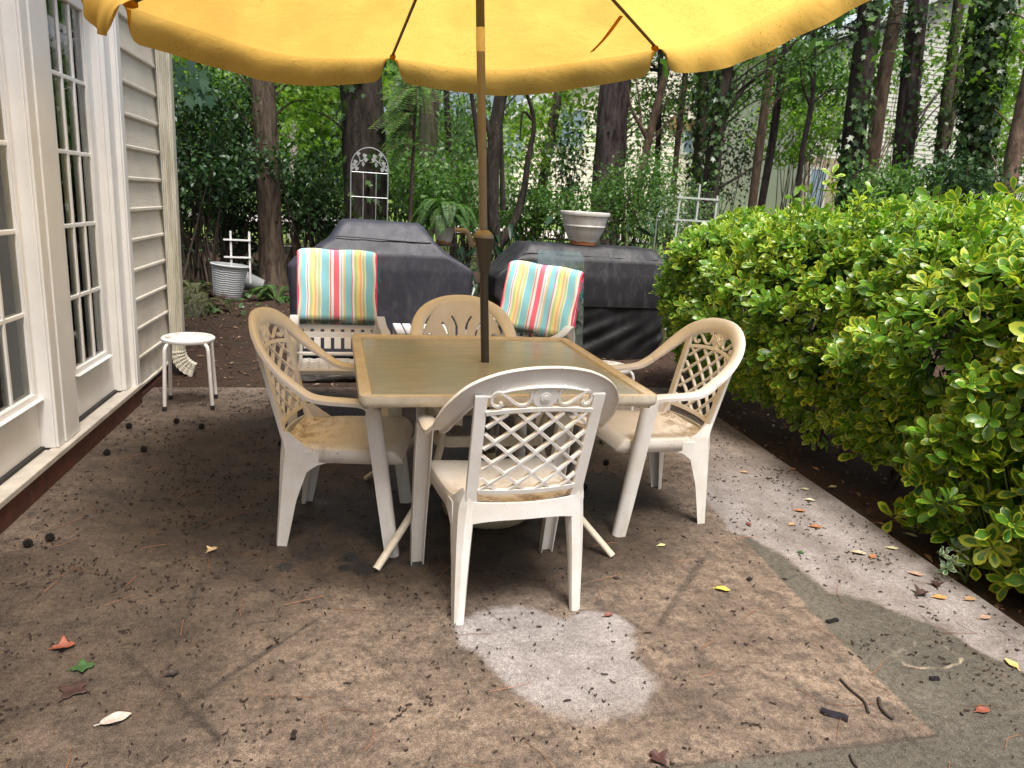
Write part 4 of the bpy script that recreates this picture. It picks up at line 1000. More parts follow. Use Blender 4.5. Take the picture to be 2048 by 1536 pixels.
def hedge_pt(s, y):      # s along the profile, y along the hedge; the far end closes in
    f = np.interp(s*cl[-1], cl, np.arange(len(pc))); i = np.clip(f.astype(int), 0, len(pc)-2); w = (f-i)[:, None]
    q = pc[i]*(1-w)+pc[i+1]*w; n = unit(pn[i]*(1-w)+pn[i+1]*w)
    e = np.clip((y-4.95)/.75, 0, 1); cxz = np.array([3.25, .70]); sh = np.sqrt(np.clip(1-e**2, 0, 1))
    q = cxz+(q-cxz)*(.42+.58*sh)[:, None]
    P = np.stack([q[:, 0]-.07*np.clip(y-3.4, 0, 3), y, q[:, 1]], 1); N = np.stack([n[:, 0]*(1-e*.8), e*.6, n[:, 1]*(1-e*.6)], 1)
    bump_ = (fbm(y*2.1+s*7, s*9, 3)-.5)*.34+ (fbm(y*5+30, s*22, 2)-.5)*.16
    P = P+N*bump_[:, None]
    P[:, 2] += .06*np.clip((2.9-y)/1.0, 0, 1)*np.clip(P[:, 2], 0, 1.5)
    return P, unit(N)
n = 4900
s_ = rng.random(n)**1.15*.86; y_ = .75+rng.random(n)*5.0
P, N = hedge_pt(s_, y_); dep_ = rng.random(n)**2*.16; P = P-N*dep_[:, None]
up = np.array([0, 0, 1.]); ax = unit(N*.75+up*.65+np.array([-.1, -.25, 0]))
size = (.050+.042*rng.random(n))*np.interp(y_, [2.2, 3.6], [1.22, 1.0])
pos, dr, nr, sz, r1, r2 = rosettes(P, ax, size)
leaves('foliage', pos, dr, nr, sz, MHL, hg, 'obov', 1.0, r1, r2)
n = 12000                                          # darker filler leaves inside
P, N = hedge_pt(rng.random(n)*.95, 0.75+rng.random(n)*4.95); P = P-N*(.10+.30*rng.random(n))[:, None]; P[:, 2] = np.maximum(P[:, 2], .12)
leaves('inner_foliage', P, rand_dirs(n)+np.array([-.3, -.2, .1]), rand_dirs(n)+np.array([0, 0, .8]), .06+.03*rng.random(n), mat_leaf('dark_hedge_leaf', (.012, .040, .010), (.03, .085, .016), .2, .4), hg, 'kite', .8)
m = MB()
for k in range(60):
    y = .8+4.5*rng.random(); x = 3.0+.7*rng.random()
    b0 = np.array([x+.1*rng.normal(), y, gzs(x, y)-.02]); P1, N1 = hedge_pt(np.array([rng.random()*.7]), np.array([y+.3*rng.normal()]))
    m.tube(crom([b0, b0*.6+P1[0]*.4+np.array([.05, 0, .1]), P1[0]-N1[0]*.08], 5), [*np.linspace(.011, .003, 11)], 5)
m.build('stems', MTWIG, hg, 60)
# tall loose shoots above the hedge
m = MB(); PP, NN, SS = [], [], []
for (px, py, Y, L) in [(1665, 345, 3.9, .30), (1745, 378, 3.6, .22), (1862, 395, 3.0, .2), (1615, 385, 4.0, .18), (2030, 380, 2.75, .26), (1915, 395, 2.9, .16), (1470, 430, 4.6, .15), (1555, 425, 4.3, .13), (1720, 395, 3.55, .16), (1970, 405, 2.8, .18), (1810, 405, 3.2, .14), (1590, 400, 4.1, .16)]:
    top = atY(px, py, Y); b0 = top+np.array([.03*rng.normal(), .03, -L])
    MB().tube([b0, (b0+top)/2+rng.normal(size=3)*.008, top], [.0035, .003, .002], 5).build('shoot', MSTEM, hg, 60)
    for q in (0, .35, .7, 1.0)[(0 if L > .2 else 1):]: PP.append(b0+(top-b0)*q); NN.append(unit(top-b0+rng.normal(size=3)*.2)); SS.append(.078 if q > .8 else .062)
pos, dr, nr, sz, r1, r2 = rosettes(PP, NN, SS, (5, 8), .15); leaves('shoot_leaves', pos, dr, nr, sz, MHL, hg, 'obov', 1, np.clip(r1+.2, 0, 1), r2)
def low_shrub(name, label, cat, spots, mat, szr, stem=MSTEM):
    b = np.mean([q for q, nn, s in spots], 0); c = thing(name, label, cat, (float(b[0]), float(b[1]), 0))
    off = np.array([b[0], b[1], 0])
    pos, dr, nr, sz, r1, r2 = rosettes([q-off for q, nn, s in spots], [nn for q, nn, s in spots], [s for q, nn, s in spots], (6, 9), .22)
    leaves('foliage', pos, dr, nr, sz, mat, c, 'obov', 1.0, r1, r2)
    m = MB()
    for q, nn, s in spots:
        q = q-off; r0 = np.array([q[0]*.45+.10, q[1]*.5, -.03]); m.tube(crom([r0, r0*.5+q*.5+np.array([.03, 0, 0]), q], 4), [*np.linspace(.006, .0025, 9)], 5)
    m.build('stems', stem, c, 60); return c
sp = []
for k in range(190):
    y = 1.75+1.0*rng.random(); x = 2.63+.55*rng.random()-.03*(y-2); h = .04+.52*rng.random()
    x = x-.13*math.sin(min(1, h/.5)*2.2); sp.append((np.array([x, y, h]), unit(np.array([-.45, -.35, .65])+rng.normal(size=3)*.2), .078+.03*rng.random()))
low_shrub('low_shrub', 'low bushy shrub of yellow edged leaves spilling onto the near patio corner', 'shrub', sp, MHL, .07)
MVG = mat_leaf('frosted_leaf', (.05, .11, .05), (.10, .17, .08), .2, .4, margin=(.55, .60, .42))
sp = [(g(px, py, z), unit(np.array([-.3, -.4, .8])+rng.normal(size=3)*.1), .042) for px, py, z in ((1885, 1108, .10), (1905, 1122, .07), (1893, 1135, .06), (1925, 1100, .09), (1912, 1092, .10))]
low_shrub('seedling', 'little grey green seedling with white leaf edges by the low shrub', 'plant', sp, MVG, .04)
# ------------------------------------------------------------------ neighbouring houses
def lap_house(name, label, loc_, rz, w, d, h, gable, lapd, mw, mr, wins, porch=None, roof_over=.35, gpeak=None):
    c = thing(name, label, 'house', loc_, rz)
    m = MB(); nl = int((h+gable)/lapd)
    for k in range(nl):
        z0 = k*lapd; z1 = z0+lapd; hw = w/2
        if z0 > h: hw = w/2*(1-(z0-h)/gable)
        if hw < .1: break
        m.rings([[(-hw, .02, z0), (-hw, -.014, z0), (-hw, 0, z1), (-hw, .02, z1)], [(hw, .02, z0), (hw, -.014, z0), (hw, 0, z1), (hw, .02, z1)]])
    for sx in (-1, 1): m.box((sx*w/2-.08, .025, 0), (sx*w/2+.08, d, h))
    m.box((-w/2, d-.1, 0), (w/2, d, h)); m.build('wall', mw, c, 0)
    m = MB(); o = roof_over; sl = gable/(w/2)
    for sx in (-1, 1):
        m.rings([[(0, y, h+gable+.05), (sx*(w/2+o), y, h-o*sl+.05), (sx*(w/2+o), y, h-o*sl+.2), (0, y, h+gable+.2)] for y in (-o, d+o)])
    m.build('roof', mr, c, 0)
    m = MB()
    for sx in (-1, 1): m.rings([[(0, y, h+gable-.12), (sx*(w/2+o), y, h-o*sl-.12), (sx*(w/2+o), y, h-o*sl+.06), (0, y, h+gable+.06)] for y in (-o-.03, -o+.01)])
    for sx in (-1, 1): m.box((sx*(w/2)-.06, -.04, 0), (sx*(w/2)+.06, -.0225, h))
    m.build('trim', mwt, c, 0)
    for (x, z, ww, hh) in wins:
        f = MB(); f.box((x-ww/2-.1, -.06, z-.1), (x-ww/2, -.023, z+hh+.1)); f.box((x+ww/2, -.06, z-.1), (x+ww/2+.1, -.023, z+hh+.1)); f.box((x-ww/2, -.06, z-.1), (x+ww/2, -.023, z)); f.box((x-ww/2, -.06, z+hh), (x+ww/2, -.023, z+hh+.1)); f.box((x-ww/2, -.055, z+hh/2-.03), (x+ww/2, -.024, z+hh/2+.03)); f.box((x-.02, -.05, z), (x+.02, -.024, z+hh/2-.03)); f.box((x-.02, -.05, z+hh/2+.03), (x+.02, -.024, z+hh))
        wf = f.build('window', mwt, c, 0); MB().box((x-ww/2, -.03, z), (x+ww/2, -.0235, z+hh)).build('pane', mnpane, wf, 0)
    return c
mnpane = mat_plain('far_pane', (.16, .22, .28), .12, .2, 1.5, spec=.8)
mwA = mat_plain('cream_siding', (.66, .61, .52), .8, .04, 1); mwB = mat_plain('pale_vinyl_siding', (.44, .445, .39), .7, .04, 1)
mroofA = mat_plain('grey_shingle', (.34, .35, .37), .9, .15, 8); mroofB = mat_plain('blue_grey_shingle', (.30, .36, .38), .9, .15, 8)
a = atY(1022, 400, 27); b = atY(1570, 400, 27); hz = atY(1035, 226, 27)[2]
wA = b[0]-a[0]; gA_ = gzs((a[0]+b[0])/2, 27)
def win(px, py, Y, cx0, base): q = atY(px, py, Y); return q[0]-cx0, q[2]-base
cA = (a[0]+b[0])/2
w1 = win(1027, 310, 27, cA, gA_); w2 = win(1382, 305, 27, cA, gA_); w3 = win(1140, 290, 27, cA, gA_)
hA = lap_house('house', 'cream neighbour house with grey gable roof behind the central trunks', (cA, 27, gA_), 0, wA, 8, hz-gA_, 3.4, .16, mwA, mroofA, [(w1[0], w1[1], .55, 1.3), (w2[0], w2[1], .7, 1.1), (w3[0], w3[1], .9, 1.2)])
vx = atY(1376, 242, 27); m = MB(); m.box((vx[0]-cA-.75, -.10, vx[2]-gA_-.35), (vx[0]-cA+.35, -.024, vx[2]-gA_+.05)); m.build('shingle_panel', mat_plain('cedar_shingle', (.24, .14, .06), .9, .3, 9), hA, 0)
a = atY(1608, 400, 20); b = atY(2240, 400, 20); pk = atY(1850, 20, 20); hz = atY(1960, 95, 20)
wB = b[0]-a[0]; cB = pk[0]; gB = gzs(cB, 20)
hB = lap_house('house', 'pale green siding neighbour house with porch window behind the hedge', (a[0]+wB/2, 20, gB), math.radians(0), wB, 8, 6.0, 2.6, .125, mwB, mroofB, [(win(1960, 330, 20, a[0]+wB/2, gB)[0], 4.2, .9, 1.3)])
q0 = atY(1612, 312, 20); q1 = atY(1712, 312, 20); c0 = a[0]+wB/2
m = MB(); m.box((q0[0]-c0+.05, -.055, .0), (q1[0]-c0, -.0235, q0[2]-gB)); pn_ = m.build('shaded_porch_wall', mat_plain('shaded_porch_siding', (.27, .22, .16), .8, .15, 6), hB, 0)  # shade of the recessed porch put into a flat panel's darker colour
x0 = atY(1622, 330, 20)[0]-c0; x1 = atY(1652, 330, 20)[0]-c0; z1 = atY(1640, 340, 20)[2]-gB
f = MB(); f.box((x0, -.075, z1-1.1), (x1, -.0555, z1)); f.build('window', mnpane, hB, 0)
f = MB(); f.box((x0-.07, -.085, z1-1.15), (x0-.001, -.0555, z1+.07)); f.box((x1+.001, -.085, z1-1.15), (x1+.07, -.0555, z1+.07)); f.box((x0, -.085, z1+.001), (x1, -.0555, z1+.07)); f.build('window_frame', mwt, hB, 0)
# pale drive far on the left, seen through gaps
m = MB(); pts = []
for i in range(21):
    x = -9+i*.9; pts.append([(x, 20.0+.1*math.sin(i), gzs(x, 20.0)+.06), (x, 23.2, gzs(x, 23.2)+.06)])
m.rings(pts, closed=False); o = m.build('driveway', mat_plain('pale_drive', (.46, .41, .38), .9, .1, 3), None, 0); o['kind'] = 'structure'
# black metal fence at the back left
fn_ = thing('metal_fence', 'low black metal picket fence among the shrubs at the back left', 'fence', (0, 0, 0))
m = MB(); mblk = mat_plain('black_metal', (.012, .012, .012), .5)
for i in range(88):
    x = -6+i*.11; b_ = gzs(x, 14.0); m.tube([(x, 14, b_), (x, 14, b_+.95)], .008, 5)
m.build('pickets', mblk, fn_, 0)
m = MB()
for zz in (.15, .85): m.tube([(x, 14, gzs(x, 14.0)+zz) for x in np.linspace(-6, 3.6, 30)], .014, 5)
m.build('rails', mblk, fn_, 0)
for x in (-5.5, -3.3, -1.1, 1.1, 3.3): b_ = gzs(x, 14.03); MB().box((x-.03, 14.02, b_), (x+.03, 14.08, b_+1.05)).build('post', mblk, fn_, 0)
# ------------------------------------------------------------------ woods
B1 = mat_bark('ridged_bark', (.15, .115, .085), (.045, .032, .024)); B2 = mat_bark('pine_bark', (.115, .09, .085), (.028, .021, .02), (7, 7, 1.4)); B3 = mat_bark('dark_bark', (.055, .045, .036), (.018, .015, .012), (8, 8, 2)); B4 = mat_bark('pale_bark', (.55, .50, .46), (.25, .21, .18), (6, 6, 3)); B5 = mat_bark('mossy_bark', (.13, .10, .075), (.04, .032, .026), (8, 8, 1.6), .7); B6 = mat_bark('brown_bark', (.21, .145, .105), (.09, .062, .046), (7, 7, 2))
LDK = mat_leaf('evergreen_leaf', (.016, .042, .018), (.048, .105, .034), .28, .38); LMD = mat_leaf('shrub_leaf', (.032, .092, .022), (.11, .22, .045), .38, .42); LBR = mat_leaf('bright_leaf', (.07, .17, .02), (.20, .34, .045), .5, .5); LFE = mat_leaf('feather_leaf', (.05, .11, .05), (.13, .21, .09), .45, .5); LIV = mat_leaf('ivy_leaf', (.018, .050, .014), (.075, .135, .035), .2, .32); LBL = mat_leaf('bluish_leaf', (.03, .085, .045), (.10, .19, .12), .35, .35); LPN = mat_leaf('needle_leaf', (.03, .06, .03), (.07, .11, .055), .3, .5)
def cloud(cs, per, spread, size, flat=.75):
    P = []
    for c_ in cs: P.append(c_+rng.normal(size=(per, 3))*np.array([spread, spread, spread*flat]))
    P = np.concatenate(P); n = len(P); return P, rand_dirs(n)*.8+np.array([0, 0, -.25]), rand_dirs(n)*.7+np.array([0, 0, 1.]), size*(.6+.7*rng.random(n))
def blob_centers(c_, r, k):
    q = rng.normal(size=(k, 3)); q = unit(q)*(rng.random((k, 1))**.45); return np.array(c_)+q*np.array(r)
def tree(label, Y, pts, wpx, bark, crown, ivy=0, h=8.5, cat='tree', name='tree', branches=(), group=None, crowncols=None, tops=420):
    c0 = atY(*pts[0], Y); bx = np.array([c0[0], Y, gzs(c0[0], Y)-.1])
    if c0[2] < bx[2]+.3: c0[2] = bx[2]+.3
    t_ = thing(name, label, cat, tuple(bx), 0, group)
    Q = [atY(*p_, Y) for p_ in pts]; Q[0] = c0
    dv = Q[-1]-Q[-2]; dv = dv/max(.2, dv[2]); Q.append(Q[-1]+dv*(h-Q[-1][2])*.5+np.array([.1*rng.normal(), .1*rng.normal(), 0])); Q.append(Q[-2]+dv*(h-Q[-2][2]))
    dn = Q[0]-Q[1]; low = Q[0]+dn/abs(dn[2])*(Q[0][2]-bx[2]) if abs(dn[2]) > .1 else bx
    Q = [low]+Q; A = crom(Q, 12)-bx; r = wpx/2*Y/F
    m = MB(); R = []; seg = 22
    for a_ in A:
        f = 1.0+.5*math.exp(-max(0, a_[2])/.28)-.45*min(1, max(0, a_[2]-3)/(h-3)); ring_ = []
        for j in range(seg):
            an = 2*PI*j/seg; rr_ = r*f*(1+.06*mnoise.noise(Vector((math.cos(an)*3+bx[0], math.sin(an)*3, a_[2]*1.3)))+.05*mnoise.noise(Vector((math.cos(an)*9, math.sin(an)*9+bx[0], a_[2]*2))))
            ring_.append((a_[0]+rr_*math.cos(an), a_[1]+rr_*math.sin(an), a_[2]))
        R.append(ring_)
    m.rings(R)
    mb = m; nb = 0
    def zat(z): return np.array([np.interp(z, A[:, 2], A[:, k]) for k in range(3)])
    for br in branches:                       # limbs that show, drawn between points of the tree's own depth
        bp = crom([atY(px, py, Y+dy)-bx for px, py, dy in br[0]], 6); MB().tube(bp, [*np.linspace(br[1]*Y/F/2, br[1]*Y/F/2*.35, len(bp))], 8).build('limb', bark, t_, 60)
    mats = {}
    for (px, py, dy, rx, rz_, k, per, size, mt) in crown:
        c_ = atY(px, py, Y+dy)-bx; cs = blob_centers(c_, (rx, min(rx, 1.2), rz_), k)
        for q in cs[:: max(1, k//5)]:
            z0 = max(.3, q[2]-.5*abs(q[0])-.2); b0 = zat(z0); mb.tube(crom([b0, (b0+q)/2+np.array([0, 0, .12]), q], 4), [*np.linspace(min(.022, max(.008, r*.14)), .004, 9)], 5); nb += 1
        mats.setdefault(mt.name, (mt, []))[1].append((cs, per, size))
    if tops:
        ct = []
        for _ in range(26):
            z = h*(.55+.5*rng.random()); b0 = zat(min(z, h)); q = b0+np.array([rng.normal()*1.0, rng.normal()*1.0, .3*rng.normal()]); ct.append(q)
            if _ % 3 == 0: mb.tube(crom([zat(min(z, h)*.92), (b0+q)/2, q], 4), [*np.linspace(.03, .006, 9)], 5); nb += 1
        key = crowncols or LMD; mats.setdefault(key.name, (key, []))[1].append((np.array(ct), tops//26, .17))
    m.build('trunk', bark, t_, 60)
    for nm, (mt, lst) in mats.items():
        a4 = [cloud(cs, per, .20 if size < .15 else .38, size) for cs, per, size in lst]
        P, D, N, Z = [np.concatenate([q[i] for q in a4]) for i in range(4)]
        leaves('crown', P, D, N, Z, mt, t_, 'maple' if mt in (LBR,) else 'kite', .85)
    if ivy:
        zz = rng.random(ivy)*4.6; an = rng.normal(size=ivy)*1.15-PI/2+.8*np.sin(zz*2.1+bx[0]); 
        if ivy > 700: an = rng.random(ivy)*2*PI
        keep = (vnoise(zz*2.2+bx[0]*3, an*1.1+5) > (.42 if ivy <= 700 else .16)); zz, an = zz[keep], an[keep]; n = len(zz)
        ctr = np.stack([np.interp(zz, A[:, 2], A[:, k]) for k in range(3)], 1); o_ = np.stack([np.cos(an), np.sin(an), 0*an], 1)
        P = ctr+o_*(r*1.05+.05*rng.random(n)*(1 if ivy <= 700 else 2.6))[:, None]
        leaves('ivy', P, rand_dirs(n)*.6+np.array([0, 0, -.8]), o_+rand_dirs(n)*.35, .075+.05*rng.random(n), LIV, t_, 'maple', .95)
    return t_
T = tree
T('brown ridged trunk left of the tall grill, dark shrub leaves before it', 10.4, [(545, 545), (535, 350), (524, 160)], 43, B1, [(470, 130, .5, 1.0, .5, 16, 55, .09, LBR), (600, 150, .8, .9, .5, 12, 50, .09, LBR)], h=9)
T('slim pale sunlit trunk far behind the left shrubs', 17, [(585, 440), (587, 300), (592, 165)], 13, B4, [(640, 210, 1, 1.6, .9, 22, 55, .12, LBR), (560, 250, 1, 1.2, .9, 14, 50, .12, LBR)], h=9)
T('huge dark pine trunk with ivy up its left side behind the arched trellis', 9.6, [(733, 445), (728, 300), (722, 168)], 80, B3, [(640, 190, 2, 1.2, .5, 14, 50, .1, LBR)], ivy=600, h=10)
T('thin brown trunk just right of the huge dark pine', 13, [(823, 400), (826, 190)], 15, B6, [(800, 230, 0, .9, .7, 12, 40, .09, LFE)], h=8)
T('dark green mossy trunk midway between huge pine and umbrella pole', 12.5, [(850, 380), (858, 180)], 37, B5, [(870, 250, 1, 1.1, .8, 16, 45, .1, LMD)], h=9)
T('slender straight dark trunk left of the umbrella pole', 14, [(902, 400), (893, 190)], 12, B3, [(915, 260, 1, 1.1, .9, 20, 45, .1, LFE)], h=8)
T('dark many stemmed small tree right behind the umbrella pole', 8.2, [(992, 500), (985, 400), (988, 300), (1004, 180)], 25, B3, [(1040, 205, 1.5, .5, .25, 5, 30, .08, LBR)], h=6, tops=500,
  branches=[([(1000, 490, 0), (1030, 440, 0), (1048, 380, 0), (1056, 320, 0), (1068, 245, 0), (1050, 175, 0)], 19), ([(986, 480, 0), (974, 380, .1), (958, 290, .1), (942, 180, .1)], 22), ([(986, 300, 0), (975, 250, 0), (960, 215, 0)], 14), ([(1006, 420, .1), (1003, 300, .1), (1002, 200, .1)], 12), ([(1066, 240, 0), (1046, 225, 0), (1040, 280, 0)], 7)])
T('leaning mid trunk with bright leaves before the cream house', 13.5, [(1080, 400), (1098, 290), (1118, 180)], 19, B5, [(1110, 240, 0, .9, .5, 16, 42, .10, LBR), (1160, 200, .5, .8, .4, 10, 40, .1, LBR), (1060, 300, -.5, .6, .35, 9, 34, .09, LBR)], h=8)
T('thick grey purple pine trunk right of the umbrella pole', 12.5, [(1212, 410), (1222, 290), (1232, 155)], 62, B2, [(1275, 190, 1, .8, .6, 9, 40, .1, LBR)], h=11)
T('light brown forked young trunk right of the thick pine', 12, [(1287, 330), (1300, 270), (1330, 150)], 16, B6, [(1360, 210, .5, .8, .6, 12, 40, .08, LPN)], h=7, branches=[([(1298, 285, 0), (1280, 250, 0), (1262, 215, 0), (1255, 170, 0)], 11), ([(1282, 250, 0), (1278, 200, 0), (1270, 150, 0)], 6)])
T('thin straight dark trunk right of the forked young trunk', 13, [(1312, 430), (1320, 140)], 11, B3, [(1310, 200, .5, .8, .7, 10, 30, .08, LPN)], h=7)
T('thin reddish trunk in front of the cedar shingles', 14, [(1345, 390), (1358, 260), (1372, 130)], 12, B6, [(1380, 180, 0, 1.0, .7, 16, 42, .08, LPN), (1340, 150, 0, 1, .5, 10, 40, .08, LPN)], h=8)
T('leafy slim trunk leaning against the ivy trunk with the long limb', 12.3, [(1388, 420), (1402, 260), (1412, 120)], 22, B5, [(1430, 190, 0, .5, .6, 6, 30, .09, LMD)], ivy=900, h=9)
T('ivy clad trunk with a long bare limb reaching up right', 10.5, [(1415, 440), (1432, 270), (1453, 110)], 33, B3, [(1560, 130, 0, .9, .35, 12, 40, .09, LMD), (1500, 175, .2, .5, .3, 6, 34, .09, LMD)], ivy=700, h=9,
  branches=[([(1438, 260, 0), (1470, 200, 0), (1500, 165, 0), (1545, 130, 0), (1600, 75, 0), (1650, 50, 0)], 11), ([(1440, 375, 0), (1490, 345, 0), (1540, 310, .3)], 7), ([(1472, 200, 0), (1490, 160, 0), (1500, 120, 0)], 6)])
T('reddish brown slim trunk first of the pair right of the ivy trunk', 13, [(1503, 420), (1518, 300), (1545, 100)], 18, B6, [(1480, 290, 1.2, .7, .7, 8, 30, .09, LPN), (1590, 170, 1, 1, .6, 16, 40, .1, LMD)], h=9)
T('greyer slim trunk second of the pair right of the ivy trunk', 14, [(1522, 415), (1548, 260), (1572, 90)], 16, B2, [(1610, 130, 1, 1.1, .6, 20, 42, .11, LMD), (1600, 230, 2, 1.0, .6, 16, 42, .11, LBR)], h=9)
T('thin grey forked sapling before the porch window', 13, [(1594, 410), (1605, 300), (1624, 200)], 11, B2, [(1650, 170, .5, 1.0, .6, 22, 45, .1, LMD), (1600, 100, .6, .9, .5, 16, 45, .1, LMD), (1680, 250, 2, .9, .5, 14, 40, .1, LBR)], h=7, branches=[([(1622, 215, 0), (1605, 170, 0), (1600, 120, 0)], 7), ([(1626, 205, 0), (1660, 180, 0), (1700, 178, 0)], 6)])
T('stout dark trunk with pale ivy left of the siding gable', 9.0, [(1694, 400), (1712, 240), (1742, 0)], 48, B3, [(1690, 60, 1.5, .7, .4, 9, 40, .09, LPN)], ivy=700, h=10)
T('smooth brown leaning trunk close behind the pale ivy trunk', 11.5, [(1747, 300), (1765, 170), (1795, 0)], 31, B6, [(1765, 260, 2.5, .9, .7, 12, 40, .1, LBR)], h=10)
T('dark grey straight trunk in front of the gable siding', 10.2, [(1800, 370), (1815, 220), (1838, 0)], 42, B2, [(1880, 170, 2.2, .9, .6, 11, 38, .1, LBR), (1830, 40, 1, .8, .4, 12, 45, .08, LPN)], ivy=420, h=10)
T('twin stemmed grey trunk before the gable siding', 11, [(1876, 340), (1893, 200), (1918, 0)], 24, B5, [(1970, 60, 1.5, 1, .5, 12, 42, .11, LBR)], ivy=260, h=10, branches=[([(1890, 290, 0), (1906, 210, 0), (1925, 110, 0), (1955, -30, 0)], 22)])
T('broad trunk smothered in ivy near the right edge', 9.2, [(1940, 390), (1960, 200), (1988, 0)], 50, B3, [(2010, 90, .5, .8, .6, 14, 48, .10, LMD)], ivy=3600, h=10)
T('reddish trunk at the far right edge of the woods', 8.0, [(2008, 420), (2030, 300), (2062, 150)], 36, B6, [(2030, 110, 1, .9, .7, 18, 45, .1, LBR), (2010, 230, 2.5, 1, .6, 10, 40, .1, LMD)], h=8)
# ------------------------------------------------------------------ understory shrubs: (label, px, py, Y, rx, ry(m), rz, clusters, leaves per cluster, leaf size, material, template)
def shrub(label, px, py, Y, rx, ry, rz_, k, per, size, mt, name='shrub', cat='shrub', extra=(), tpl='kite', spread=.17):
    c_ = atY(px, py, Y); b = np.array([c_[0], Y, gzs(c_[0], Y)-.05]); s_ = thing(name, label, cat, tuple(b))
    cs = blob_centers(c_-b, (rx, ry, rz_), k)
    for (qx, qy, dy, r1, r3, k2) in extra: cs = np.concatenate([cs, blob_centers(atY(qx, qy, Y+dy)-b, (r1, min(r1, ry), r3), k2)])
    cs[:, 2] = np.maximum(cs[:, 2], .12)
    P, D, N, Z = cloud(cs, per, spread, size); P[:, 2] = np.maximum(P[:, 2], .03)
    leaves('foliage', P, D, N, Z, mt, s_, tpl, .9)
    m = MB()
    for q in cs[::2]:
        r0 = np.array([.12*rng.normal(), .12*rng.normal(), 0]); m.tube(crom([r0, r0*.4+q*.5+np.array([0, 0, .08]), q], 4), [*np.linspace(.016, .004, 9)], 5)
    m.build('stems', MTWIG, s_, 60); return s_
shrub('dark evergreen shrub rising beside the downspout', 378, 300, 9.9, .62, .5, .80, 48, 80, .08, LDK, extra=[(360, 470, .3, .4, .3, 12), (420, 200, .3, .5, .4, 12)])
shrub('deep green tall shrub between downspout and the ridged trunk', 455, 370, 10.9, .62, .5, .60, 40, 80, .08, LDK, extra=[(470, 260, .4, .5, .5, 14), (500, 470, .3, .5, .3, 10)])
shrub('shrub with glossy leaves hiding the middle of the ridged trunk', 600, 395, 10.7, .42, .3, .38, 20, 70, .08, LDK, extra=[(530, 325, -.6, .22, .14, 4), (640, 330, .5, .4, .3, 8), (640, 440, .8, .4, .25, 8)])
shrub('yellow green understory tree behind the left shrubs', 440, 200, 14, 1.5, 1.0, 1.0, 42, 55, .12, LBR, 'understory_tree', 'tree', tpl='maple')
shrub('yellow green sunlit understory tree left of the huge pine', 640, 270, 14.5, 1.1, 1.0, 1.3, 46, 55, .12, LBR, 'understory_tree', 'tree', tpl='maple')
shrub('low dark shrub behind the tall grill, left of the arched trellis', 645, 420, 11.5, .55, .5, .40, 22, 70, .08, LDK)
shrub('bushy green shrub right of the arched trellis', 835, 400, 10.2, .55, .6, .45, 26, 75, .08, LMD, extra=[(800, 330, .6, .35, .35, 8)])
shrub('green shrub left of the umbrella pole above the fern pot', 930, 405, 10.6, .5, .6, .45, 22, 75, .08, LMD, extra=[(895, 345, .8, .4, .3, 9)])
shrub('leafy shrub just right of the umbrella pole behind the dark stems', 1085, 425, 9.8, .55, .5, .34, 26, 75, .075, LMD, extra=[(1040, 440, 0, .3, .3, 8)])
shrub('dark conifer like shrub left of the thick grey pine', 1140, 335, 12.5, .36, .4, .85, 18, 60, .09, LDK)
shrub('bright fine leaved shrub right behind the white flower pot', 1260, 400, 9.4, .62, .5, .50, 44, 80, .06, LMD, extra=[(1310, 350, .2, .3, .3, 10), (1235, 370, .1, .3, .3, 8)])
shrub('pale green feathery shrub behind the square trellis', 1380, 430, 9.0, .60, .5, .45, 26, 70, .055, LFE, extra=[(1340, 470, -.3, .4, .3, 10)])
shrub('rounded dark green shrub beyond the hedge under the gable', 1765, 385, 8.4, .50, .5, .30, 26, 75, .075, LMD)
shrub('mid green shrub beyond the hedge near the ivy trunk', 1920, 370, 8.0, .45, .5, .30, 22, 75, .08, LDK)
shrub('loose bright green understory tree right of the gable', 2030, 300, 14, 1.3, 1, 1.6, 40, 50, .12, LBR, 'understory_tree', 'tree', tpl='maple')
shrub('loose light leaved understory tree between the neighbour houses', 1600, 260, 17, 1.2, 1, 1.3, 34, 50, .13, LBR, 'understory_tree', 'tree', tpl='maple')
shrub('soft grey green understory tree behind the mossy trunk', 930, 270, 16, 1.4, 1, 1.2, 30, 46, .13, LFE, 'understory_tree', 'tree')
shrub('fine needled young conifer before the white house wall', 1450, 330, 15, .7, .7, 1.0, 20, 45, .10, LPN, 'understory_tree', 'tree')
shrub('airy light green understory tree covering the cream house left part', 1060, 300, 18, 1.3, 1, 1.3, 18, 55, .12, LBR, 'understory_tree', 'tree', tpl='maple', spread=.28)
shrub('airy mid green understory tree over the cream house right part', 1270, 270, 19, 1.7, 1, 1.4, 22, 55, .13, LMD, 'understory_tree', 'tree', tpl='maple', spread=.30)
shrub('loose green understory tree over the cedar shingle window', 1420, 210, 19.5, 1.1, 1, 1.1, 16, 55, .13, LMD, 'understory_tree', 'tree', tpl='maple', spread=.30)
shrub('drooping bright green understory tree over the left siding wall', 1660, 170, 16.5, 1.1, 1, .9, 24, 55, .12, LBR, 'understory_tree', 'tree', tpl='maple', spread=.28)
shrub('leafy mid green understory tree over the middle of the siding', 1800, 120, 17, .7, .6, .7, 9, 50, .12, LMD, 'understory_tree', 'tree', tpl='maple', spread=.28)
shrub('light green understory tree right of the twin stemmed trunk', 1985, 200, 15.5, .8, .8, 1.4, 18, 55, .12, LBR, 'understory_tree', 'tree', tpl='maple', spread=.26)
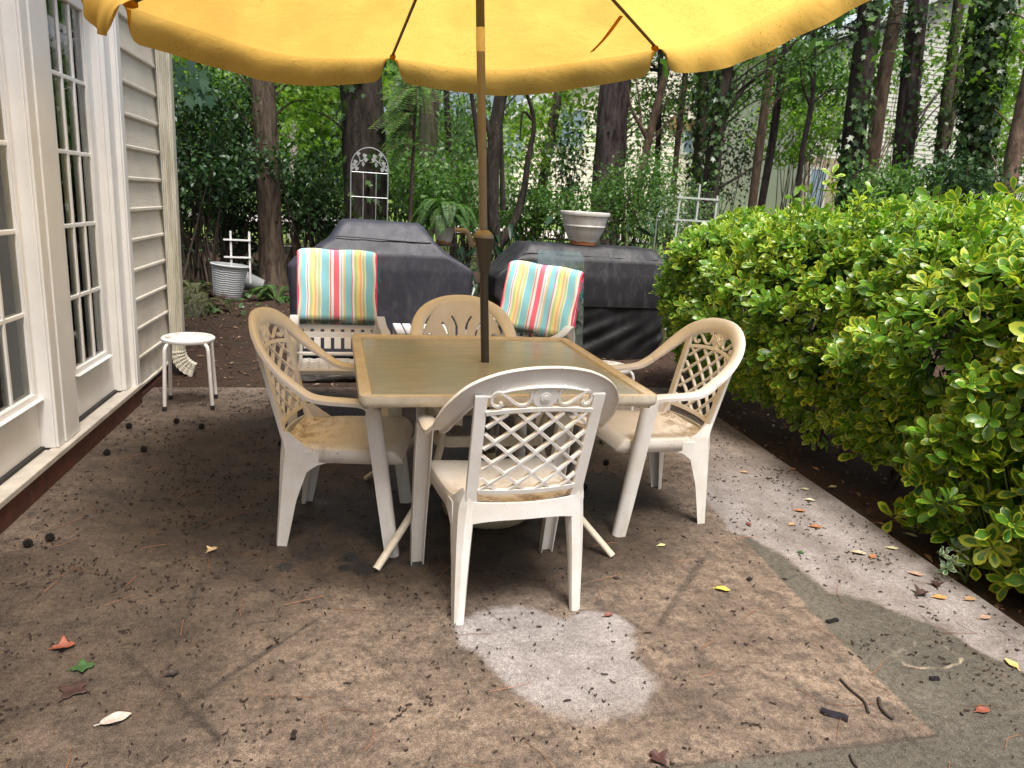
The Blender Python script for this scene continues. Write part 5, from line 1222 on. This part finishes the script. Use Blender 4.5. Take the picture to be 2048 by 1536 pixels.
# feathery drooping branch tier left of the pole
ft = thing('feathery_tree', 'feathery tree with tiers of pale fronds below the umbrella notch', 'tree', (.88, 9.3, gzs(.88, 9.3)))
m = MB(); P, D, N, Z = [], [], [], []
off = np.array([.88, 9.3, gzs(.88, 9.3)]); m.tube([(0, 0, -.05), (.05, .1, 1.6), (.1, .1, 3.6)], [.03, .022, .01], 7)
for (px, py) in ((770, 200), (790, 225), (815, 195), (835, 228), (800, 250), (765, 255), (845, 205), (770, 300), (790, 330)):
    for _ in range(4):
        e = atY(px+rng.normal()*14, py+rng.normal()*9, 8.9+rng.normal()*.3)-off; b0 = np.array([.08, .1, min(3.4, e[2]+.25)]); Q = crom([b0, (b0+e)/2+np.array([0, 0, .12]), e], 10); m.tube(Q, [*np.linspace(.006, .002, len(Q))], 4)
        for i in range(len(Q)//3, len(Q)):
            td = unit(Q[i]-Q[i-1]); sd_ = unit(np.cross(td, up))
            for sg in (1, -1): P.append(Q[i]); D.append(td*.35+sd_*sg); N.append(up+rng.normal(size=3)*.2); Z.append(.13*(1-.4*i/len(Q)))
m.build('limbs', MTWIG, ft, 60); leaves('fronds', P, D, N, np.array(Z), LFE, ft, 'kite', .55)
# big pale vine leaves hanging beside the downspout
vn = thing('vine', 'hanging vine with big pale heart shaped leaves beside the downspout top', 'vine', tuple(atY(365, 60, 7.2)))
o0 = atY(365, 60, 7.2); P, D, N = [], [], []; m = MB()
for (px, py) in ((343, 118), (362, 150), (388, 155), (405, 140), (408, 158), (345, 170), (375, 190), (397, 185), (405, 172), (360, 130), (420, 190), (335, 150), (380, 120)):
    q = atY(px, py, 7.1+.25*rng.random())-o0; P.append(q); D.append(np.array([.2*rng.normal(), -.2, -1])); N.append(np.array([.3*rng.normal(), -1, .4]))
for k in range(4): m.tube(crom([(0.03*k, 0, .4), P[k*3]+np.array([0, .05, .1]), P[k*3]], 5), .004, 5)
m.build('stem', MTWIG, vn); leaves('foliage', P, D, N, .14, LBL, vn, 'maple', 1.0)
# ------------------------------------------------------------------ ferns and broad leaved plants
def fern(label, x, y, z, nf, L, mt, droop=.7, name='fern', parent=None, lo=.2, span=2*PI, a0=0):
    s_ = parent or thing(name, label, 'fern', (x, y, z)); P, D, N, Z = [], [], [], []; m = MB()
    for k in range(nf):
        an = a0+span*k/nf+.3*rng.normal(); ln = L*(.7+.5*rng.random()); el = lo+.9*rng.random(); dv = np.array([math.cos(an), math.sin(an), 0])
        Q = crom([(0, 0, 0), dv*ln*.35+up*ln*.5*el, dv*ln*.75+up*ln*.45*el, dv*ln+up*ln*(.35*el-droop*.35)], 7); m.tube(Q, [*np.linspace(.0025, .001, len(Q))], 4)
        for i in range(3, len(Q)):
            td = unit(Q[i]-Q[i-1]); s2 = unit(np.cross(td, up)); w_ = .22*ln*math.sin(PI*min(1, (i-1)/(len(Q)-1)*.95+.05))**.7
            for sg in (1, -1):
                for h_ in (0, .5): P.append(Q[i]-(Q[i]-Q[i-1])*h_); D.append(td*.45+s2*sg); N.append(np.cross(s2, td)*1+rng.normal(size=3)*.15); Z.append(w_)
    m.build('stalks', MSTEM, s_, 60); leaves('fronds', P, D, N, np.array(Z), mt, s_, 'kite', .42); return s_
LFN = mat_leaf('fern_leaf', (.03, .085, .02), (.08, .17, .04), .35, .5); LFB = mat_leaf('browned_fern_leaf', (.05, .055, .028), (.12, .12, .055), .3, .6)
q = g(398, 632); fern('olive brown fern clump on the mulch by the downspout', q[0], q[1]-.1, gzs(q[0], q[1]-.1), 30, .33, LFB, .8, lo=.05)
q = g(375, 625); fern('dull green fern tucked behind the house corner', q[0], q[1]+.5, gzs(q[0], q[1]+.5), 20, .30, LFB, .8)
q = g(548, 622); fern('small fresh green fern left of the tall grill', q[0], q[1]+.3, gzs(q[0], q[1]+.3), 16, .30, LFN, .6)
fp = thing('potted_fern', 'bushy fern in a white pot behind the tall grill cover', 'potted fern', (fx[0], 7.55, fx[2]-.06))
MB().lathe([(.01, 0), (.075, 0), (.105, .14), (.112, .145), (.112, .165), (.100, .165), (.095, .14), (.01, .135)], (0, 0, 0), 32).build('pot', MPOT, fp, 35)
hold = bpy.data.objects.new('fern', None); COL.objects.link(hold); hold.parent = fp; hold.location = (0, 0, .15)
fern('', 0, 0, 0, 46, .34, LFN, .9, parent=hold, lo=.5)
LCI = mat_leaf('broad_blade_leaf', (.008, .026, .010), (.022, .060, .022), .12, .30, spec=.6); LCB = mat_leaf('pale_blade_leaf', (.04, .09, .06), (.12, .19, .15), .15, .28, spec=.6)
def blades(label, px, py, Y, n, L, mt, spread=.25, name='broadleaf_plant'):
    c_ = atY(px, py, Y); b = np.array([c_[0], Y, gzs(c_[0], Y)]); s_ = thing(name, label, 'plant', tuple(b)); P, D, N, Z = [], [], [], []
    m = MB()
    for k in range(n):
        an = rng.random()*2*PI; el = .5+1.1*rng.random(); q = np.array([spread*rng.normal()*.6, .12*rng.normal(), max(.15, c_[2]-b[2]-.22+.16*rng.normal())]); dv = unit(np.array([math.cos(an), math.sin(an), el*.8]))
        m.tube([(q[0]*.4, q[1]*.4, 0), q], .005, 4); P.append(q); D.append(dv); N.append(np.array([0, -.5, .5])-dv*.3+rng.normal(size=3)*.3); Z.append(L*(.7+.5*rng.random()))
    m.build('stalks', MSTEM, s_); leaves('foliage', P, D, N, np.array(Z), mt, s_, 'obov', .55); return s_
blades('dark strap leaved plant in the gap between the two grills', 920, 500, 7.7, 24, .24, LCI)
blades('dark broad leaved plant behind the umbrella crank', 1040, 470, 7.9, 24, .22, LCI, .3)
blades('broad leaved plant behind the wide grill, right of the white pot', 1300, 488, 7.6, 18, .20, LCI, .35)
blades('large dark leaved plant between wide grill and hedge', 1345, 490, 7.2, 20, .22, LCI, .25)
blades('big bluish leaved plant beyond the hedge below the twin trunk', 1880, 380, 7.5, 24, .2, LCI, .3)
# ------------------------------------------------------------------ stuff: ground cover, far woods, litter
n = 5200; x = rng.uniform(-6, 7, n); y = 6.9+rng.random(n)**1.2*7.5; k_ = (fbm(x*.8+3, y*.8, 3) > .47) & ~((x > -1.1) & (x < 3.4) & (y < 7.4)); x, y = x[k_], y[k_]; n = len(x)
P = np.stack([x, y, gz(x, y)+.02+.11*rng.random(n)], 1)
tag(leaves('ground_cover', P, rand_dirs(n)+np.array([0, -.2, .1]), rand_dirs(n)*.5+up, .05+.05*rng.random(n), LIV, None, 'maple', .9), 'low ivy and leafy ground cover under the trees', 'ground cover', kind='stuff')
n = 26000; x = rng.uniform(-38, 46, n); y = 36+rng.random(n)*9; cl_ = fbm(x*.22, y*.2+3, 3); z = gz(x, y)+rng.random(n)**.8*13*(.4+1.0*cl_)
k_ = fbm(x*.5+9, z*.6, 3) > .50; P = np.stack([x, y, z], 1)[k_]; n = len(P)
tag(leaves('distant_woods', P, rand_dirs(n), rand_dirs(n)+np.array([0, -.8, .6]), .55+.5*rng.random(n), mat_leaf('distant_leaf', (.07, .15, .04), (.18, .30, .08), .5, .6), None, 'maple', 1.0), 'sunlit far woods beyond the neighbouring houses', 'woods', kind='stuff')
LLI = NT('litter_leaf'); cc = LLI.ramp(LLI.attr('rnd'), [(0, (.035, .016, .010)), (.45, (.055, .026, .016)), (.75, (.13, .07, .04)), (1, (.30, .21, .14))]); MLI = LLI.out(LLI.bsdf(cc, .8, None, .2))
n = 11000; x = rng.uniform(-3.2, 4.2, n); y = rng.uniform(2.0, 9.8, n); k_ = (y > PBACK+.03) | (x > pedge(y)+.03); x, y = x[k_], y[k_]; n = len(x)
P = np.stack([x, y, gz(x, y)+.008+.012*rng.random(n)], 1)
tag(leaves('mulch_litter', P, rand_dirs(n)*np.array([1, 1, .15]), rand_dirs(n)*.35+up, .02+.05*rng.random(n)**2, MLI, None, 'kite', .6, rnd=rng.random(n)**.65), 'dry leaf bits and bark chips scattered over the mulch', 'litter', kind='stuff')
# dark seed bits and catkins over the slab
cxy = np.stack([rng.uniform(-1.25, 2.7, 520), 1.0+rng.random(520)*4.4], 1); kk = rng.integers(0, 520, 4600)
xy = cxy[kk]+rng.normal(size=(4600, 2))*(.02+.10*rng.random((520, 1))[kk]); xy = np.concatenate([xy, np.stack([rng.uniform(-1.25, 2.7, 1500), 1.0+rng.random(1500)*4.4], 1)]); x, y = xy[:, 0], xy[:, 1]; n = len(x)
dens = .18+.9*np.exp(-((x+.75)/.55)**2)+.55*np.exp(-((x-.3)/.8)**2-((y-1.75)/.5)**2)+.5*(fbm(x*1.7+4, y*1.7, 3)-.4)+.6*np.exp(-((x-pedge(y)+.25)/.3)**2)
k_ = (rng.random(n) < dens*1.1) & (x < pedge(y)-.02) & (x > -1.28+.04*(y-3)) & (y < 5.4); x, y = x[k_], y[k_]; n = len(x)
V, Fc, TT = [], [], []
m = MB()
for a, b in zip(x, y):
    L = .0025+.010*rng.random()**2.6; w_ = .001+.0026*rng.random()**1.5; an = rng.random()*PI; c_, s_ = math.cos(an), math.sin(an); cv = rng.normal()*.004
    pts = [(-L, 0), (0, cv), (L, 0)]; R = []
    for i, (u, v) in enumerate(pts):
        ww = w_*(1 if i == 1 else .45); R.append([(a+u*c_-(v+q*ww)*s_, b+u*s_+(v+q*ww)*c_, .0035+h_) for q, h_ in ((-1, 0), (-.5, .004), (.5, .0045), (1, 0))])
    m.rings(R, closed=False, cap=False)
o = m.build('seed_litter', mat_plain('seed_husk', (.030, .017, .012), .75, .55, 60), None, 0); tag(o, 'dark catkin and seed bits strewn over the patio', 'litter', kind='stuff')
# pine needles
m = MB()
for _ in range(190):
    a = rng.uniform(-1.1, 2.6); b = rng.uniform(1.1, 4.9)
    if a > pedge(b)-.05: continue
    an = rng.random()*PI; L = .03+.05*rng.random(); bow = .01*rng.normal(); dx, dy = math.cos(an), math.sin(an)
    m.tube(crom([(a-dx*L, b-dy*L, .005), (a-dy*bow, b+dx*bow, .006), (a+dx*L, b+dy*L, .005)], 3), .0009, 3)
o = m.build('pine_needles', mat_plain('needle_straw', (.22, .085, .035), .7, .4, 30), None, 0); tag(o, 'thin reddish pine needles strewn over the patio', 'needles', kind='stuff')
# sweetgum balls
mball = mat_plain('seed_ball', (.012, .009, .008), .85, .3, 40)
import bmesh
bm = bmesh.new(); bmesh.ops.create_icosphere(bm, subdivisions=2, radius=.0105)
for f in bm.faces[:]:
    pass
bmesh.ops.poke(bm, faces=bm.faces[:], offset=.006); me_ball = bpy.data.meshes.new('seed_ball'); bm.to_mesh(me_ball); bm.free(); me_ball.materials.append(mball)
for lab, px, py in [('spiky dark seed ball near the house, right one of the close pair', 100, 1076), ('spiky dark seed ball near the house, left one of the close pair', 56, 1088), ('spiky seed ball beside the threshold end', 258, 853), ('spiky seed ball alone on the left patio below the threshold end', 288, 900),
                    ('spiky seed ball just right of the white stool legs', 403, 854), ('small seed ball against the brown base board', 214, 906), ('seed ball in front of the white stool', 353, 843), ('spiky seed ball under the right lattice chair seat', 1212, 926), ('spiky seed ball behind the foreground chair, right side', 1168, 975), ('spiky seed ball beneath the left lattice chair back', 562, 888)]:
    c_ = g(px, py, .012); o = bpy.data.objects.new('seed_ball', me_ball); COL.objects.link(o); o.location = (c_[0], c_[1], .016); o.scale = (1.25,)*3; o.rotation_euler = tuple(rng.random(3)*3); tag(o, lab, 'seed ball', 'spiky seed balls on the patio')
# single fallen leaves: (label, px, py, size, rotation, colour, template, curl)
cmap = {}
def lm(col):
    if col not in cmap: cmap[col] = mat_plain('fallen_leaf_'+str(len(cmap)), col, .6, .3, 40)
    return cmap[col]
def fleaf(label, px, py, size, rot, col, shape='oval', curl=.25, z=0):
    m = MB(); nu, nv = 10, 8
    def fn(u, v):
        a = u; half = .32*math.sin(PI*min(1, a*.96+.02))**.8*(1-.25*a)
        if shape == 'lobed': half = .42*math.sin(PI*min(1, a*.94+.03))**.9*(1+.38*math.cos(a*12.6+.4))
        y = (v-.5)*2*half; zz = .02+curl*(abs(y)**1.3*1.1+.35*(a-.5)**2)+.02*math.sin(a*9+y*8)
        return ((a-.5)*size, y*size, zz*size+.004)
    m.grid(fn, nu*2, nv); m.tube([(-.5*size, 0, .03*size+.004), (-.68*size, .04*size, .02*size+.003)], .0012+size*.006, 5)
    c_ = g(px, py, z); x_, y_ = c_[0], c_[1]; zz = 0 if (x_ < pedge(y_) and y_ < PBACK) else gzs(x_, y_)+.012
    o = m.build('fallen_leaf', lm(col), None, 60, solid=.0006); o.location = (x_, y_, zz if z == 0 else z); o.rotation_euler = (0, 0, rot); tag(o, label, 'leaf', 'single fallen leaves')
OR, TN, PK, DK, YE, GR, PL = (.28, .12, .05), (.34, .21, .11), (.36, .22, .16), (.040, .017, .013), (.50, .42, .05), (.03, .08, .02), (.50, .47, .28)
for a in [('yellow curled leaf alone on the right patio slab', 1445, 1182, .055, -.5, YE, 'oval', .7), ('grey curled dry leaf on the lower left patio', 232, 1442, .075, .4, (.42, .36, .31), 'oval', .4), ('dark brown lobed leaf flat on the lower left patio', 147, 1383, .075, 1.2, DK, 'lobed', .1),
          ('green leaf shred beside the dark lobed leaf', 166, 1337, .06, .3, GR, 'lobed', .2), ('reddish orange curled leaf on the left patio', 127, 1297, .06, .2, (.22, .06, .03), 'lobed', .6), ('pale tan split leaf on the patio line crossing at left', 424, 1102, .045, .9, (.50, .36, .20), 'lobed', .5),
          ('small pale green leaf right of the umbrella base', 1323, 1092, .038, .2, (.50, .55, .25), 'oval', .2), ('small green lobed leaf on the pale strip', 1601, 1106, .030, .8, GR, 'lobed', .1), ('orange leaf on the pale strip below the dark bed edge', 1600, 1023, .055, -.2, OR, 'oval', .3), ('tan leaf left of the orange leaf on the pale strip', 1583, 1050, .045, .5, TN, 'oval', .3),
          ('orange pointed leaf low on the pale strip', 1632, 1055, .06, -.25, OR, 'oval', .25), ('dark red leaf upright at the pale strip edge', 1497, 1050, .04, 1.4, (.16, .045, .03), 'oval', .5), ('pale leaf with dark spot in the middle of the strip', 1718, 1108, .06, -.5, (.36, .30, .20), 'oval', .4), ('light orange leaf right of the spotted leaf', 1745, 1115, .05, .7, OR, 'oval', .35),
          ('cream coloured leaf near the bed edge', 1785, 1098, .05, -.4, PL, 'oval', .2), ('bright orange leaf in the litter cluster near the low shrub', 1880, 1197, .055, -.2, (.50, .22, .06), 'oval', .3), ('crumpled maroon leaf clump in the litter cluster', 1842, 1190, .06, .3, DK, 'lobed', .9), ('maroon curled leaf right of the litter cluster', 1872, 1172, .05, 1.0, DK, 'lobed', .9), ('peach leaf above the litter cluster', 1832, 1150, .055, -.6, PK, 'oval', .3),
          ('tan leaf lying under the near low shrub', 1940, 1200, .055, .1, TN, 'oval', .3), ('pale peach leaf near the lower end of the strip', 1970, 1237, .05, .1, PK, 'oval', .3), ('yellow tan leaf at the right picture edge', 2022, 1330, .055, 1.5, (.55, .38, .14), 'oval', .4), ('dark red leaf at the right end of the pale chair patch', 1217, 1232, .04, .3, (.18, .07, .05), 'oval', .5),
          ('rust brown leaf at the lower right corner slab', 1965, 1423, .05, .1, (.20, .055, .03), 'oval', .3), ('dark maroon leaf at the bottom edge of the picture', 1316, 1520, .055, 1.9, (.05, .02, .018), 'lobed', .5), ('black wet leaf on the lower left slab', 345, 1350, .035, .4, (.02, .012, .012), 'lobed', .4), ('pale yellow leaf on the dark bed soil', 1824, 1063, .055, -.9, PL, 'oval', .2), ('whitish leaf on bed soil close to the slab edge', 1667, 967, .05, .2, PL, 'oval', .2), ('small orange leaf behind the right chair rear leg', 1408, 920, .045, .2, (.45, .22, .09), 'oval', .3),
          ('faint tan leaf on the strip near the bed edge top', 1490, 946, .05, -.2, TN, 'oval', .3), ('orange scrap on the mulch edge under the hedge', 1585, 940, .05, .4, OR, 'oval', .4), ('creamy leaf under the hedge front', 1610, 980, .045, -.3, PL, 'oval', .3), ('pale curled leaf standing on the slab edge', 1620, 1002, .05, -.4, (.5, .46, .33), 'oval', .5)]:
    fleaf(*a)
# bird dropping like dark bark chips and twigs on the near slab
def twig(label, pts, r, col, cat='twig', name='twig'):
    Q = crom([g(px, py, .006) for px, py in pts], 6); o = MB().tube(Q, [r*(.8+.4*math.sin(i*1.3)**2) for i in range(len(Q))], 6).build(name, mat_plain('twig_bark_'+str(len(pts)), col, .8, .3, 40), None, 60); tag(o, label, cat, 'twigs and bark chips on the near slab')
twig('long thin dark twig curving on the lower right slab', [(1680, 1357), (1700, 1378), (1728, 1402), (1737, 1425)], .004, (.03, .022, .018))
twig('short curved dark twig right of the long one', [(1757, 1395), (1762, 1415), (1775, 1430), (1786, 1438)], .005, (.03, .022, .018))
twig('dark thin twig end near the bottom edge', [(1700, 1508), (1707, 1525), (1715, 1534)], .0035, (.03, .022, .018))
def chip(label, px, py, L, w_, rot):
    m = MB(); m.rings([[(x*L, (y+.15*math.sin(x*6))*w_, z_) for y, z_ in ((-.5, .003), (-.35, .010), (.3, .012), (.5, .003))] for x in np.linspace(-.5, .5, 7)])
    o = m.build('bark_chip', mat_plain('wet_bark', (.016, .013, .015), .22, .4, 50), None, 40); c_ = g(px, py); o.location = (c_[0], c_[1], 0); o.rotation_euler = (0, 0, rot); tag(o, label, 'bark chip', 'twigs and bark chips on the near slab')
chip('large glossy black bark chip on the lower right slab', 1668, 1432, .075, .025, -.75)
chip('glossy black bark chip lying on the slab joint', 1664, 1244, .05, .014, .1); chip('small shiny black bark chip right of the yellow leaf', 1498, 1161, .02, .016, .2); chip('brown black bark chip on the grey green band', 1868, 1360, .03, .013, -.3)
chip('upright looking black chip at the bottom left centre', 587, 1474, .03, .014, 1.4)
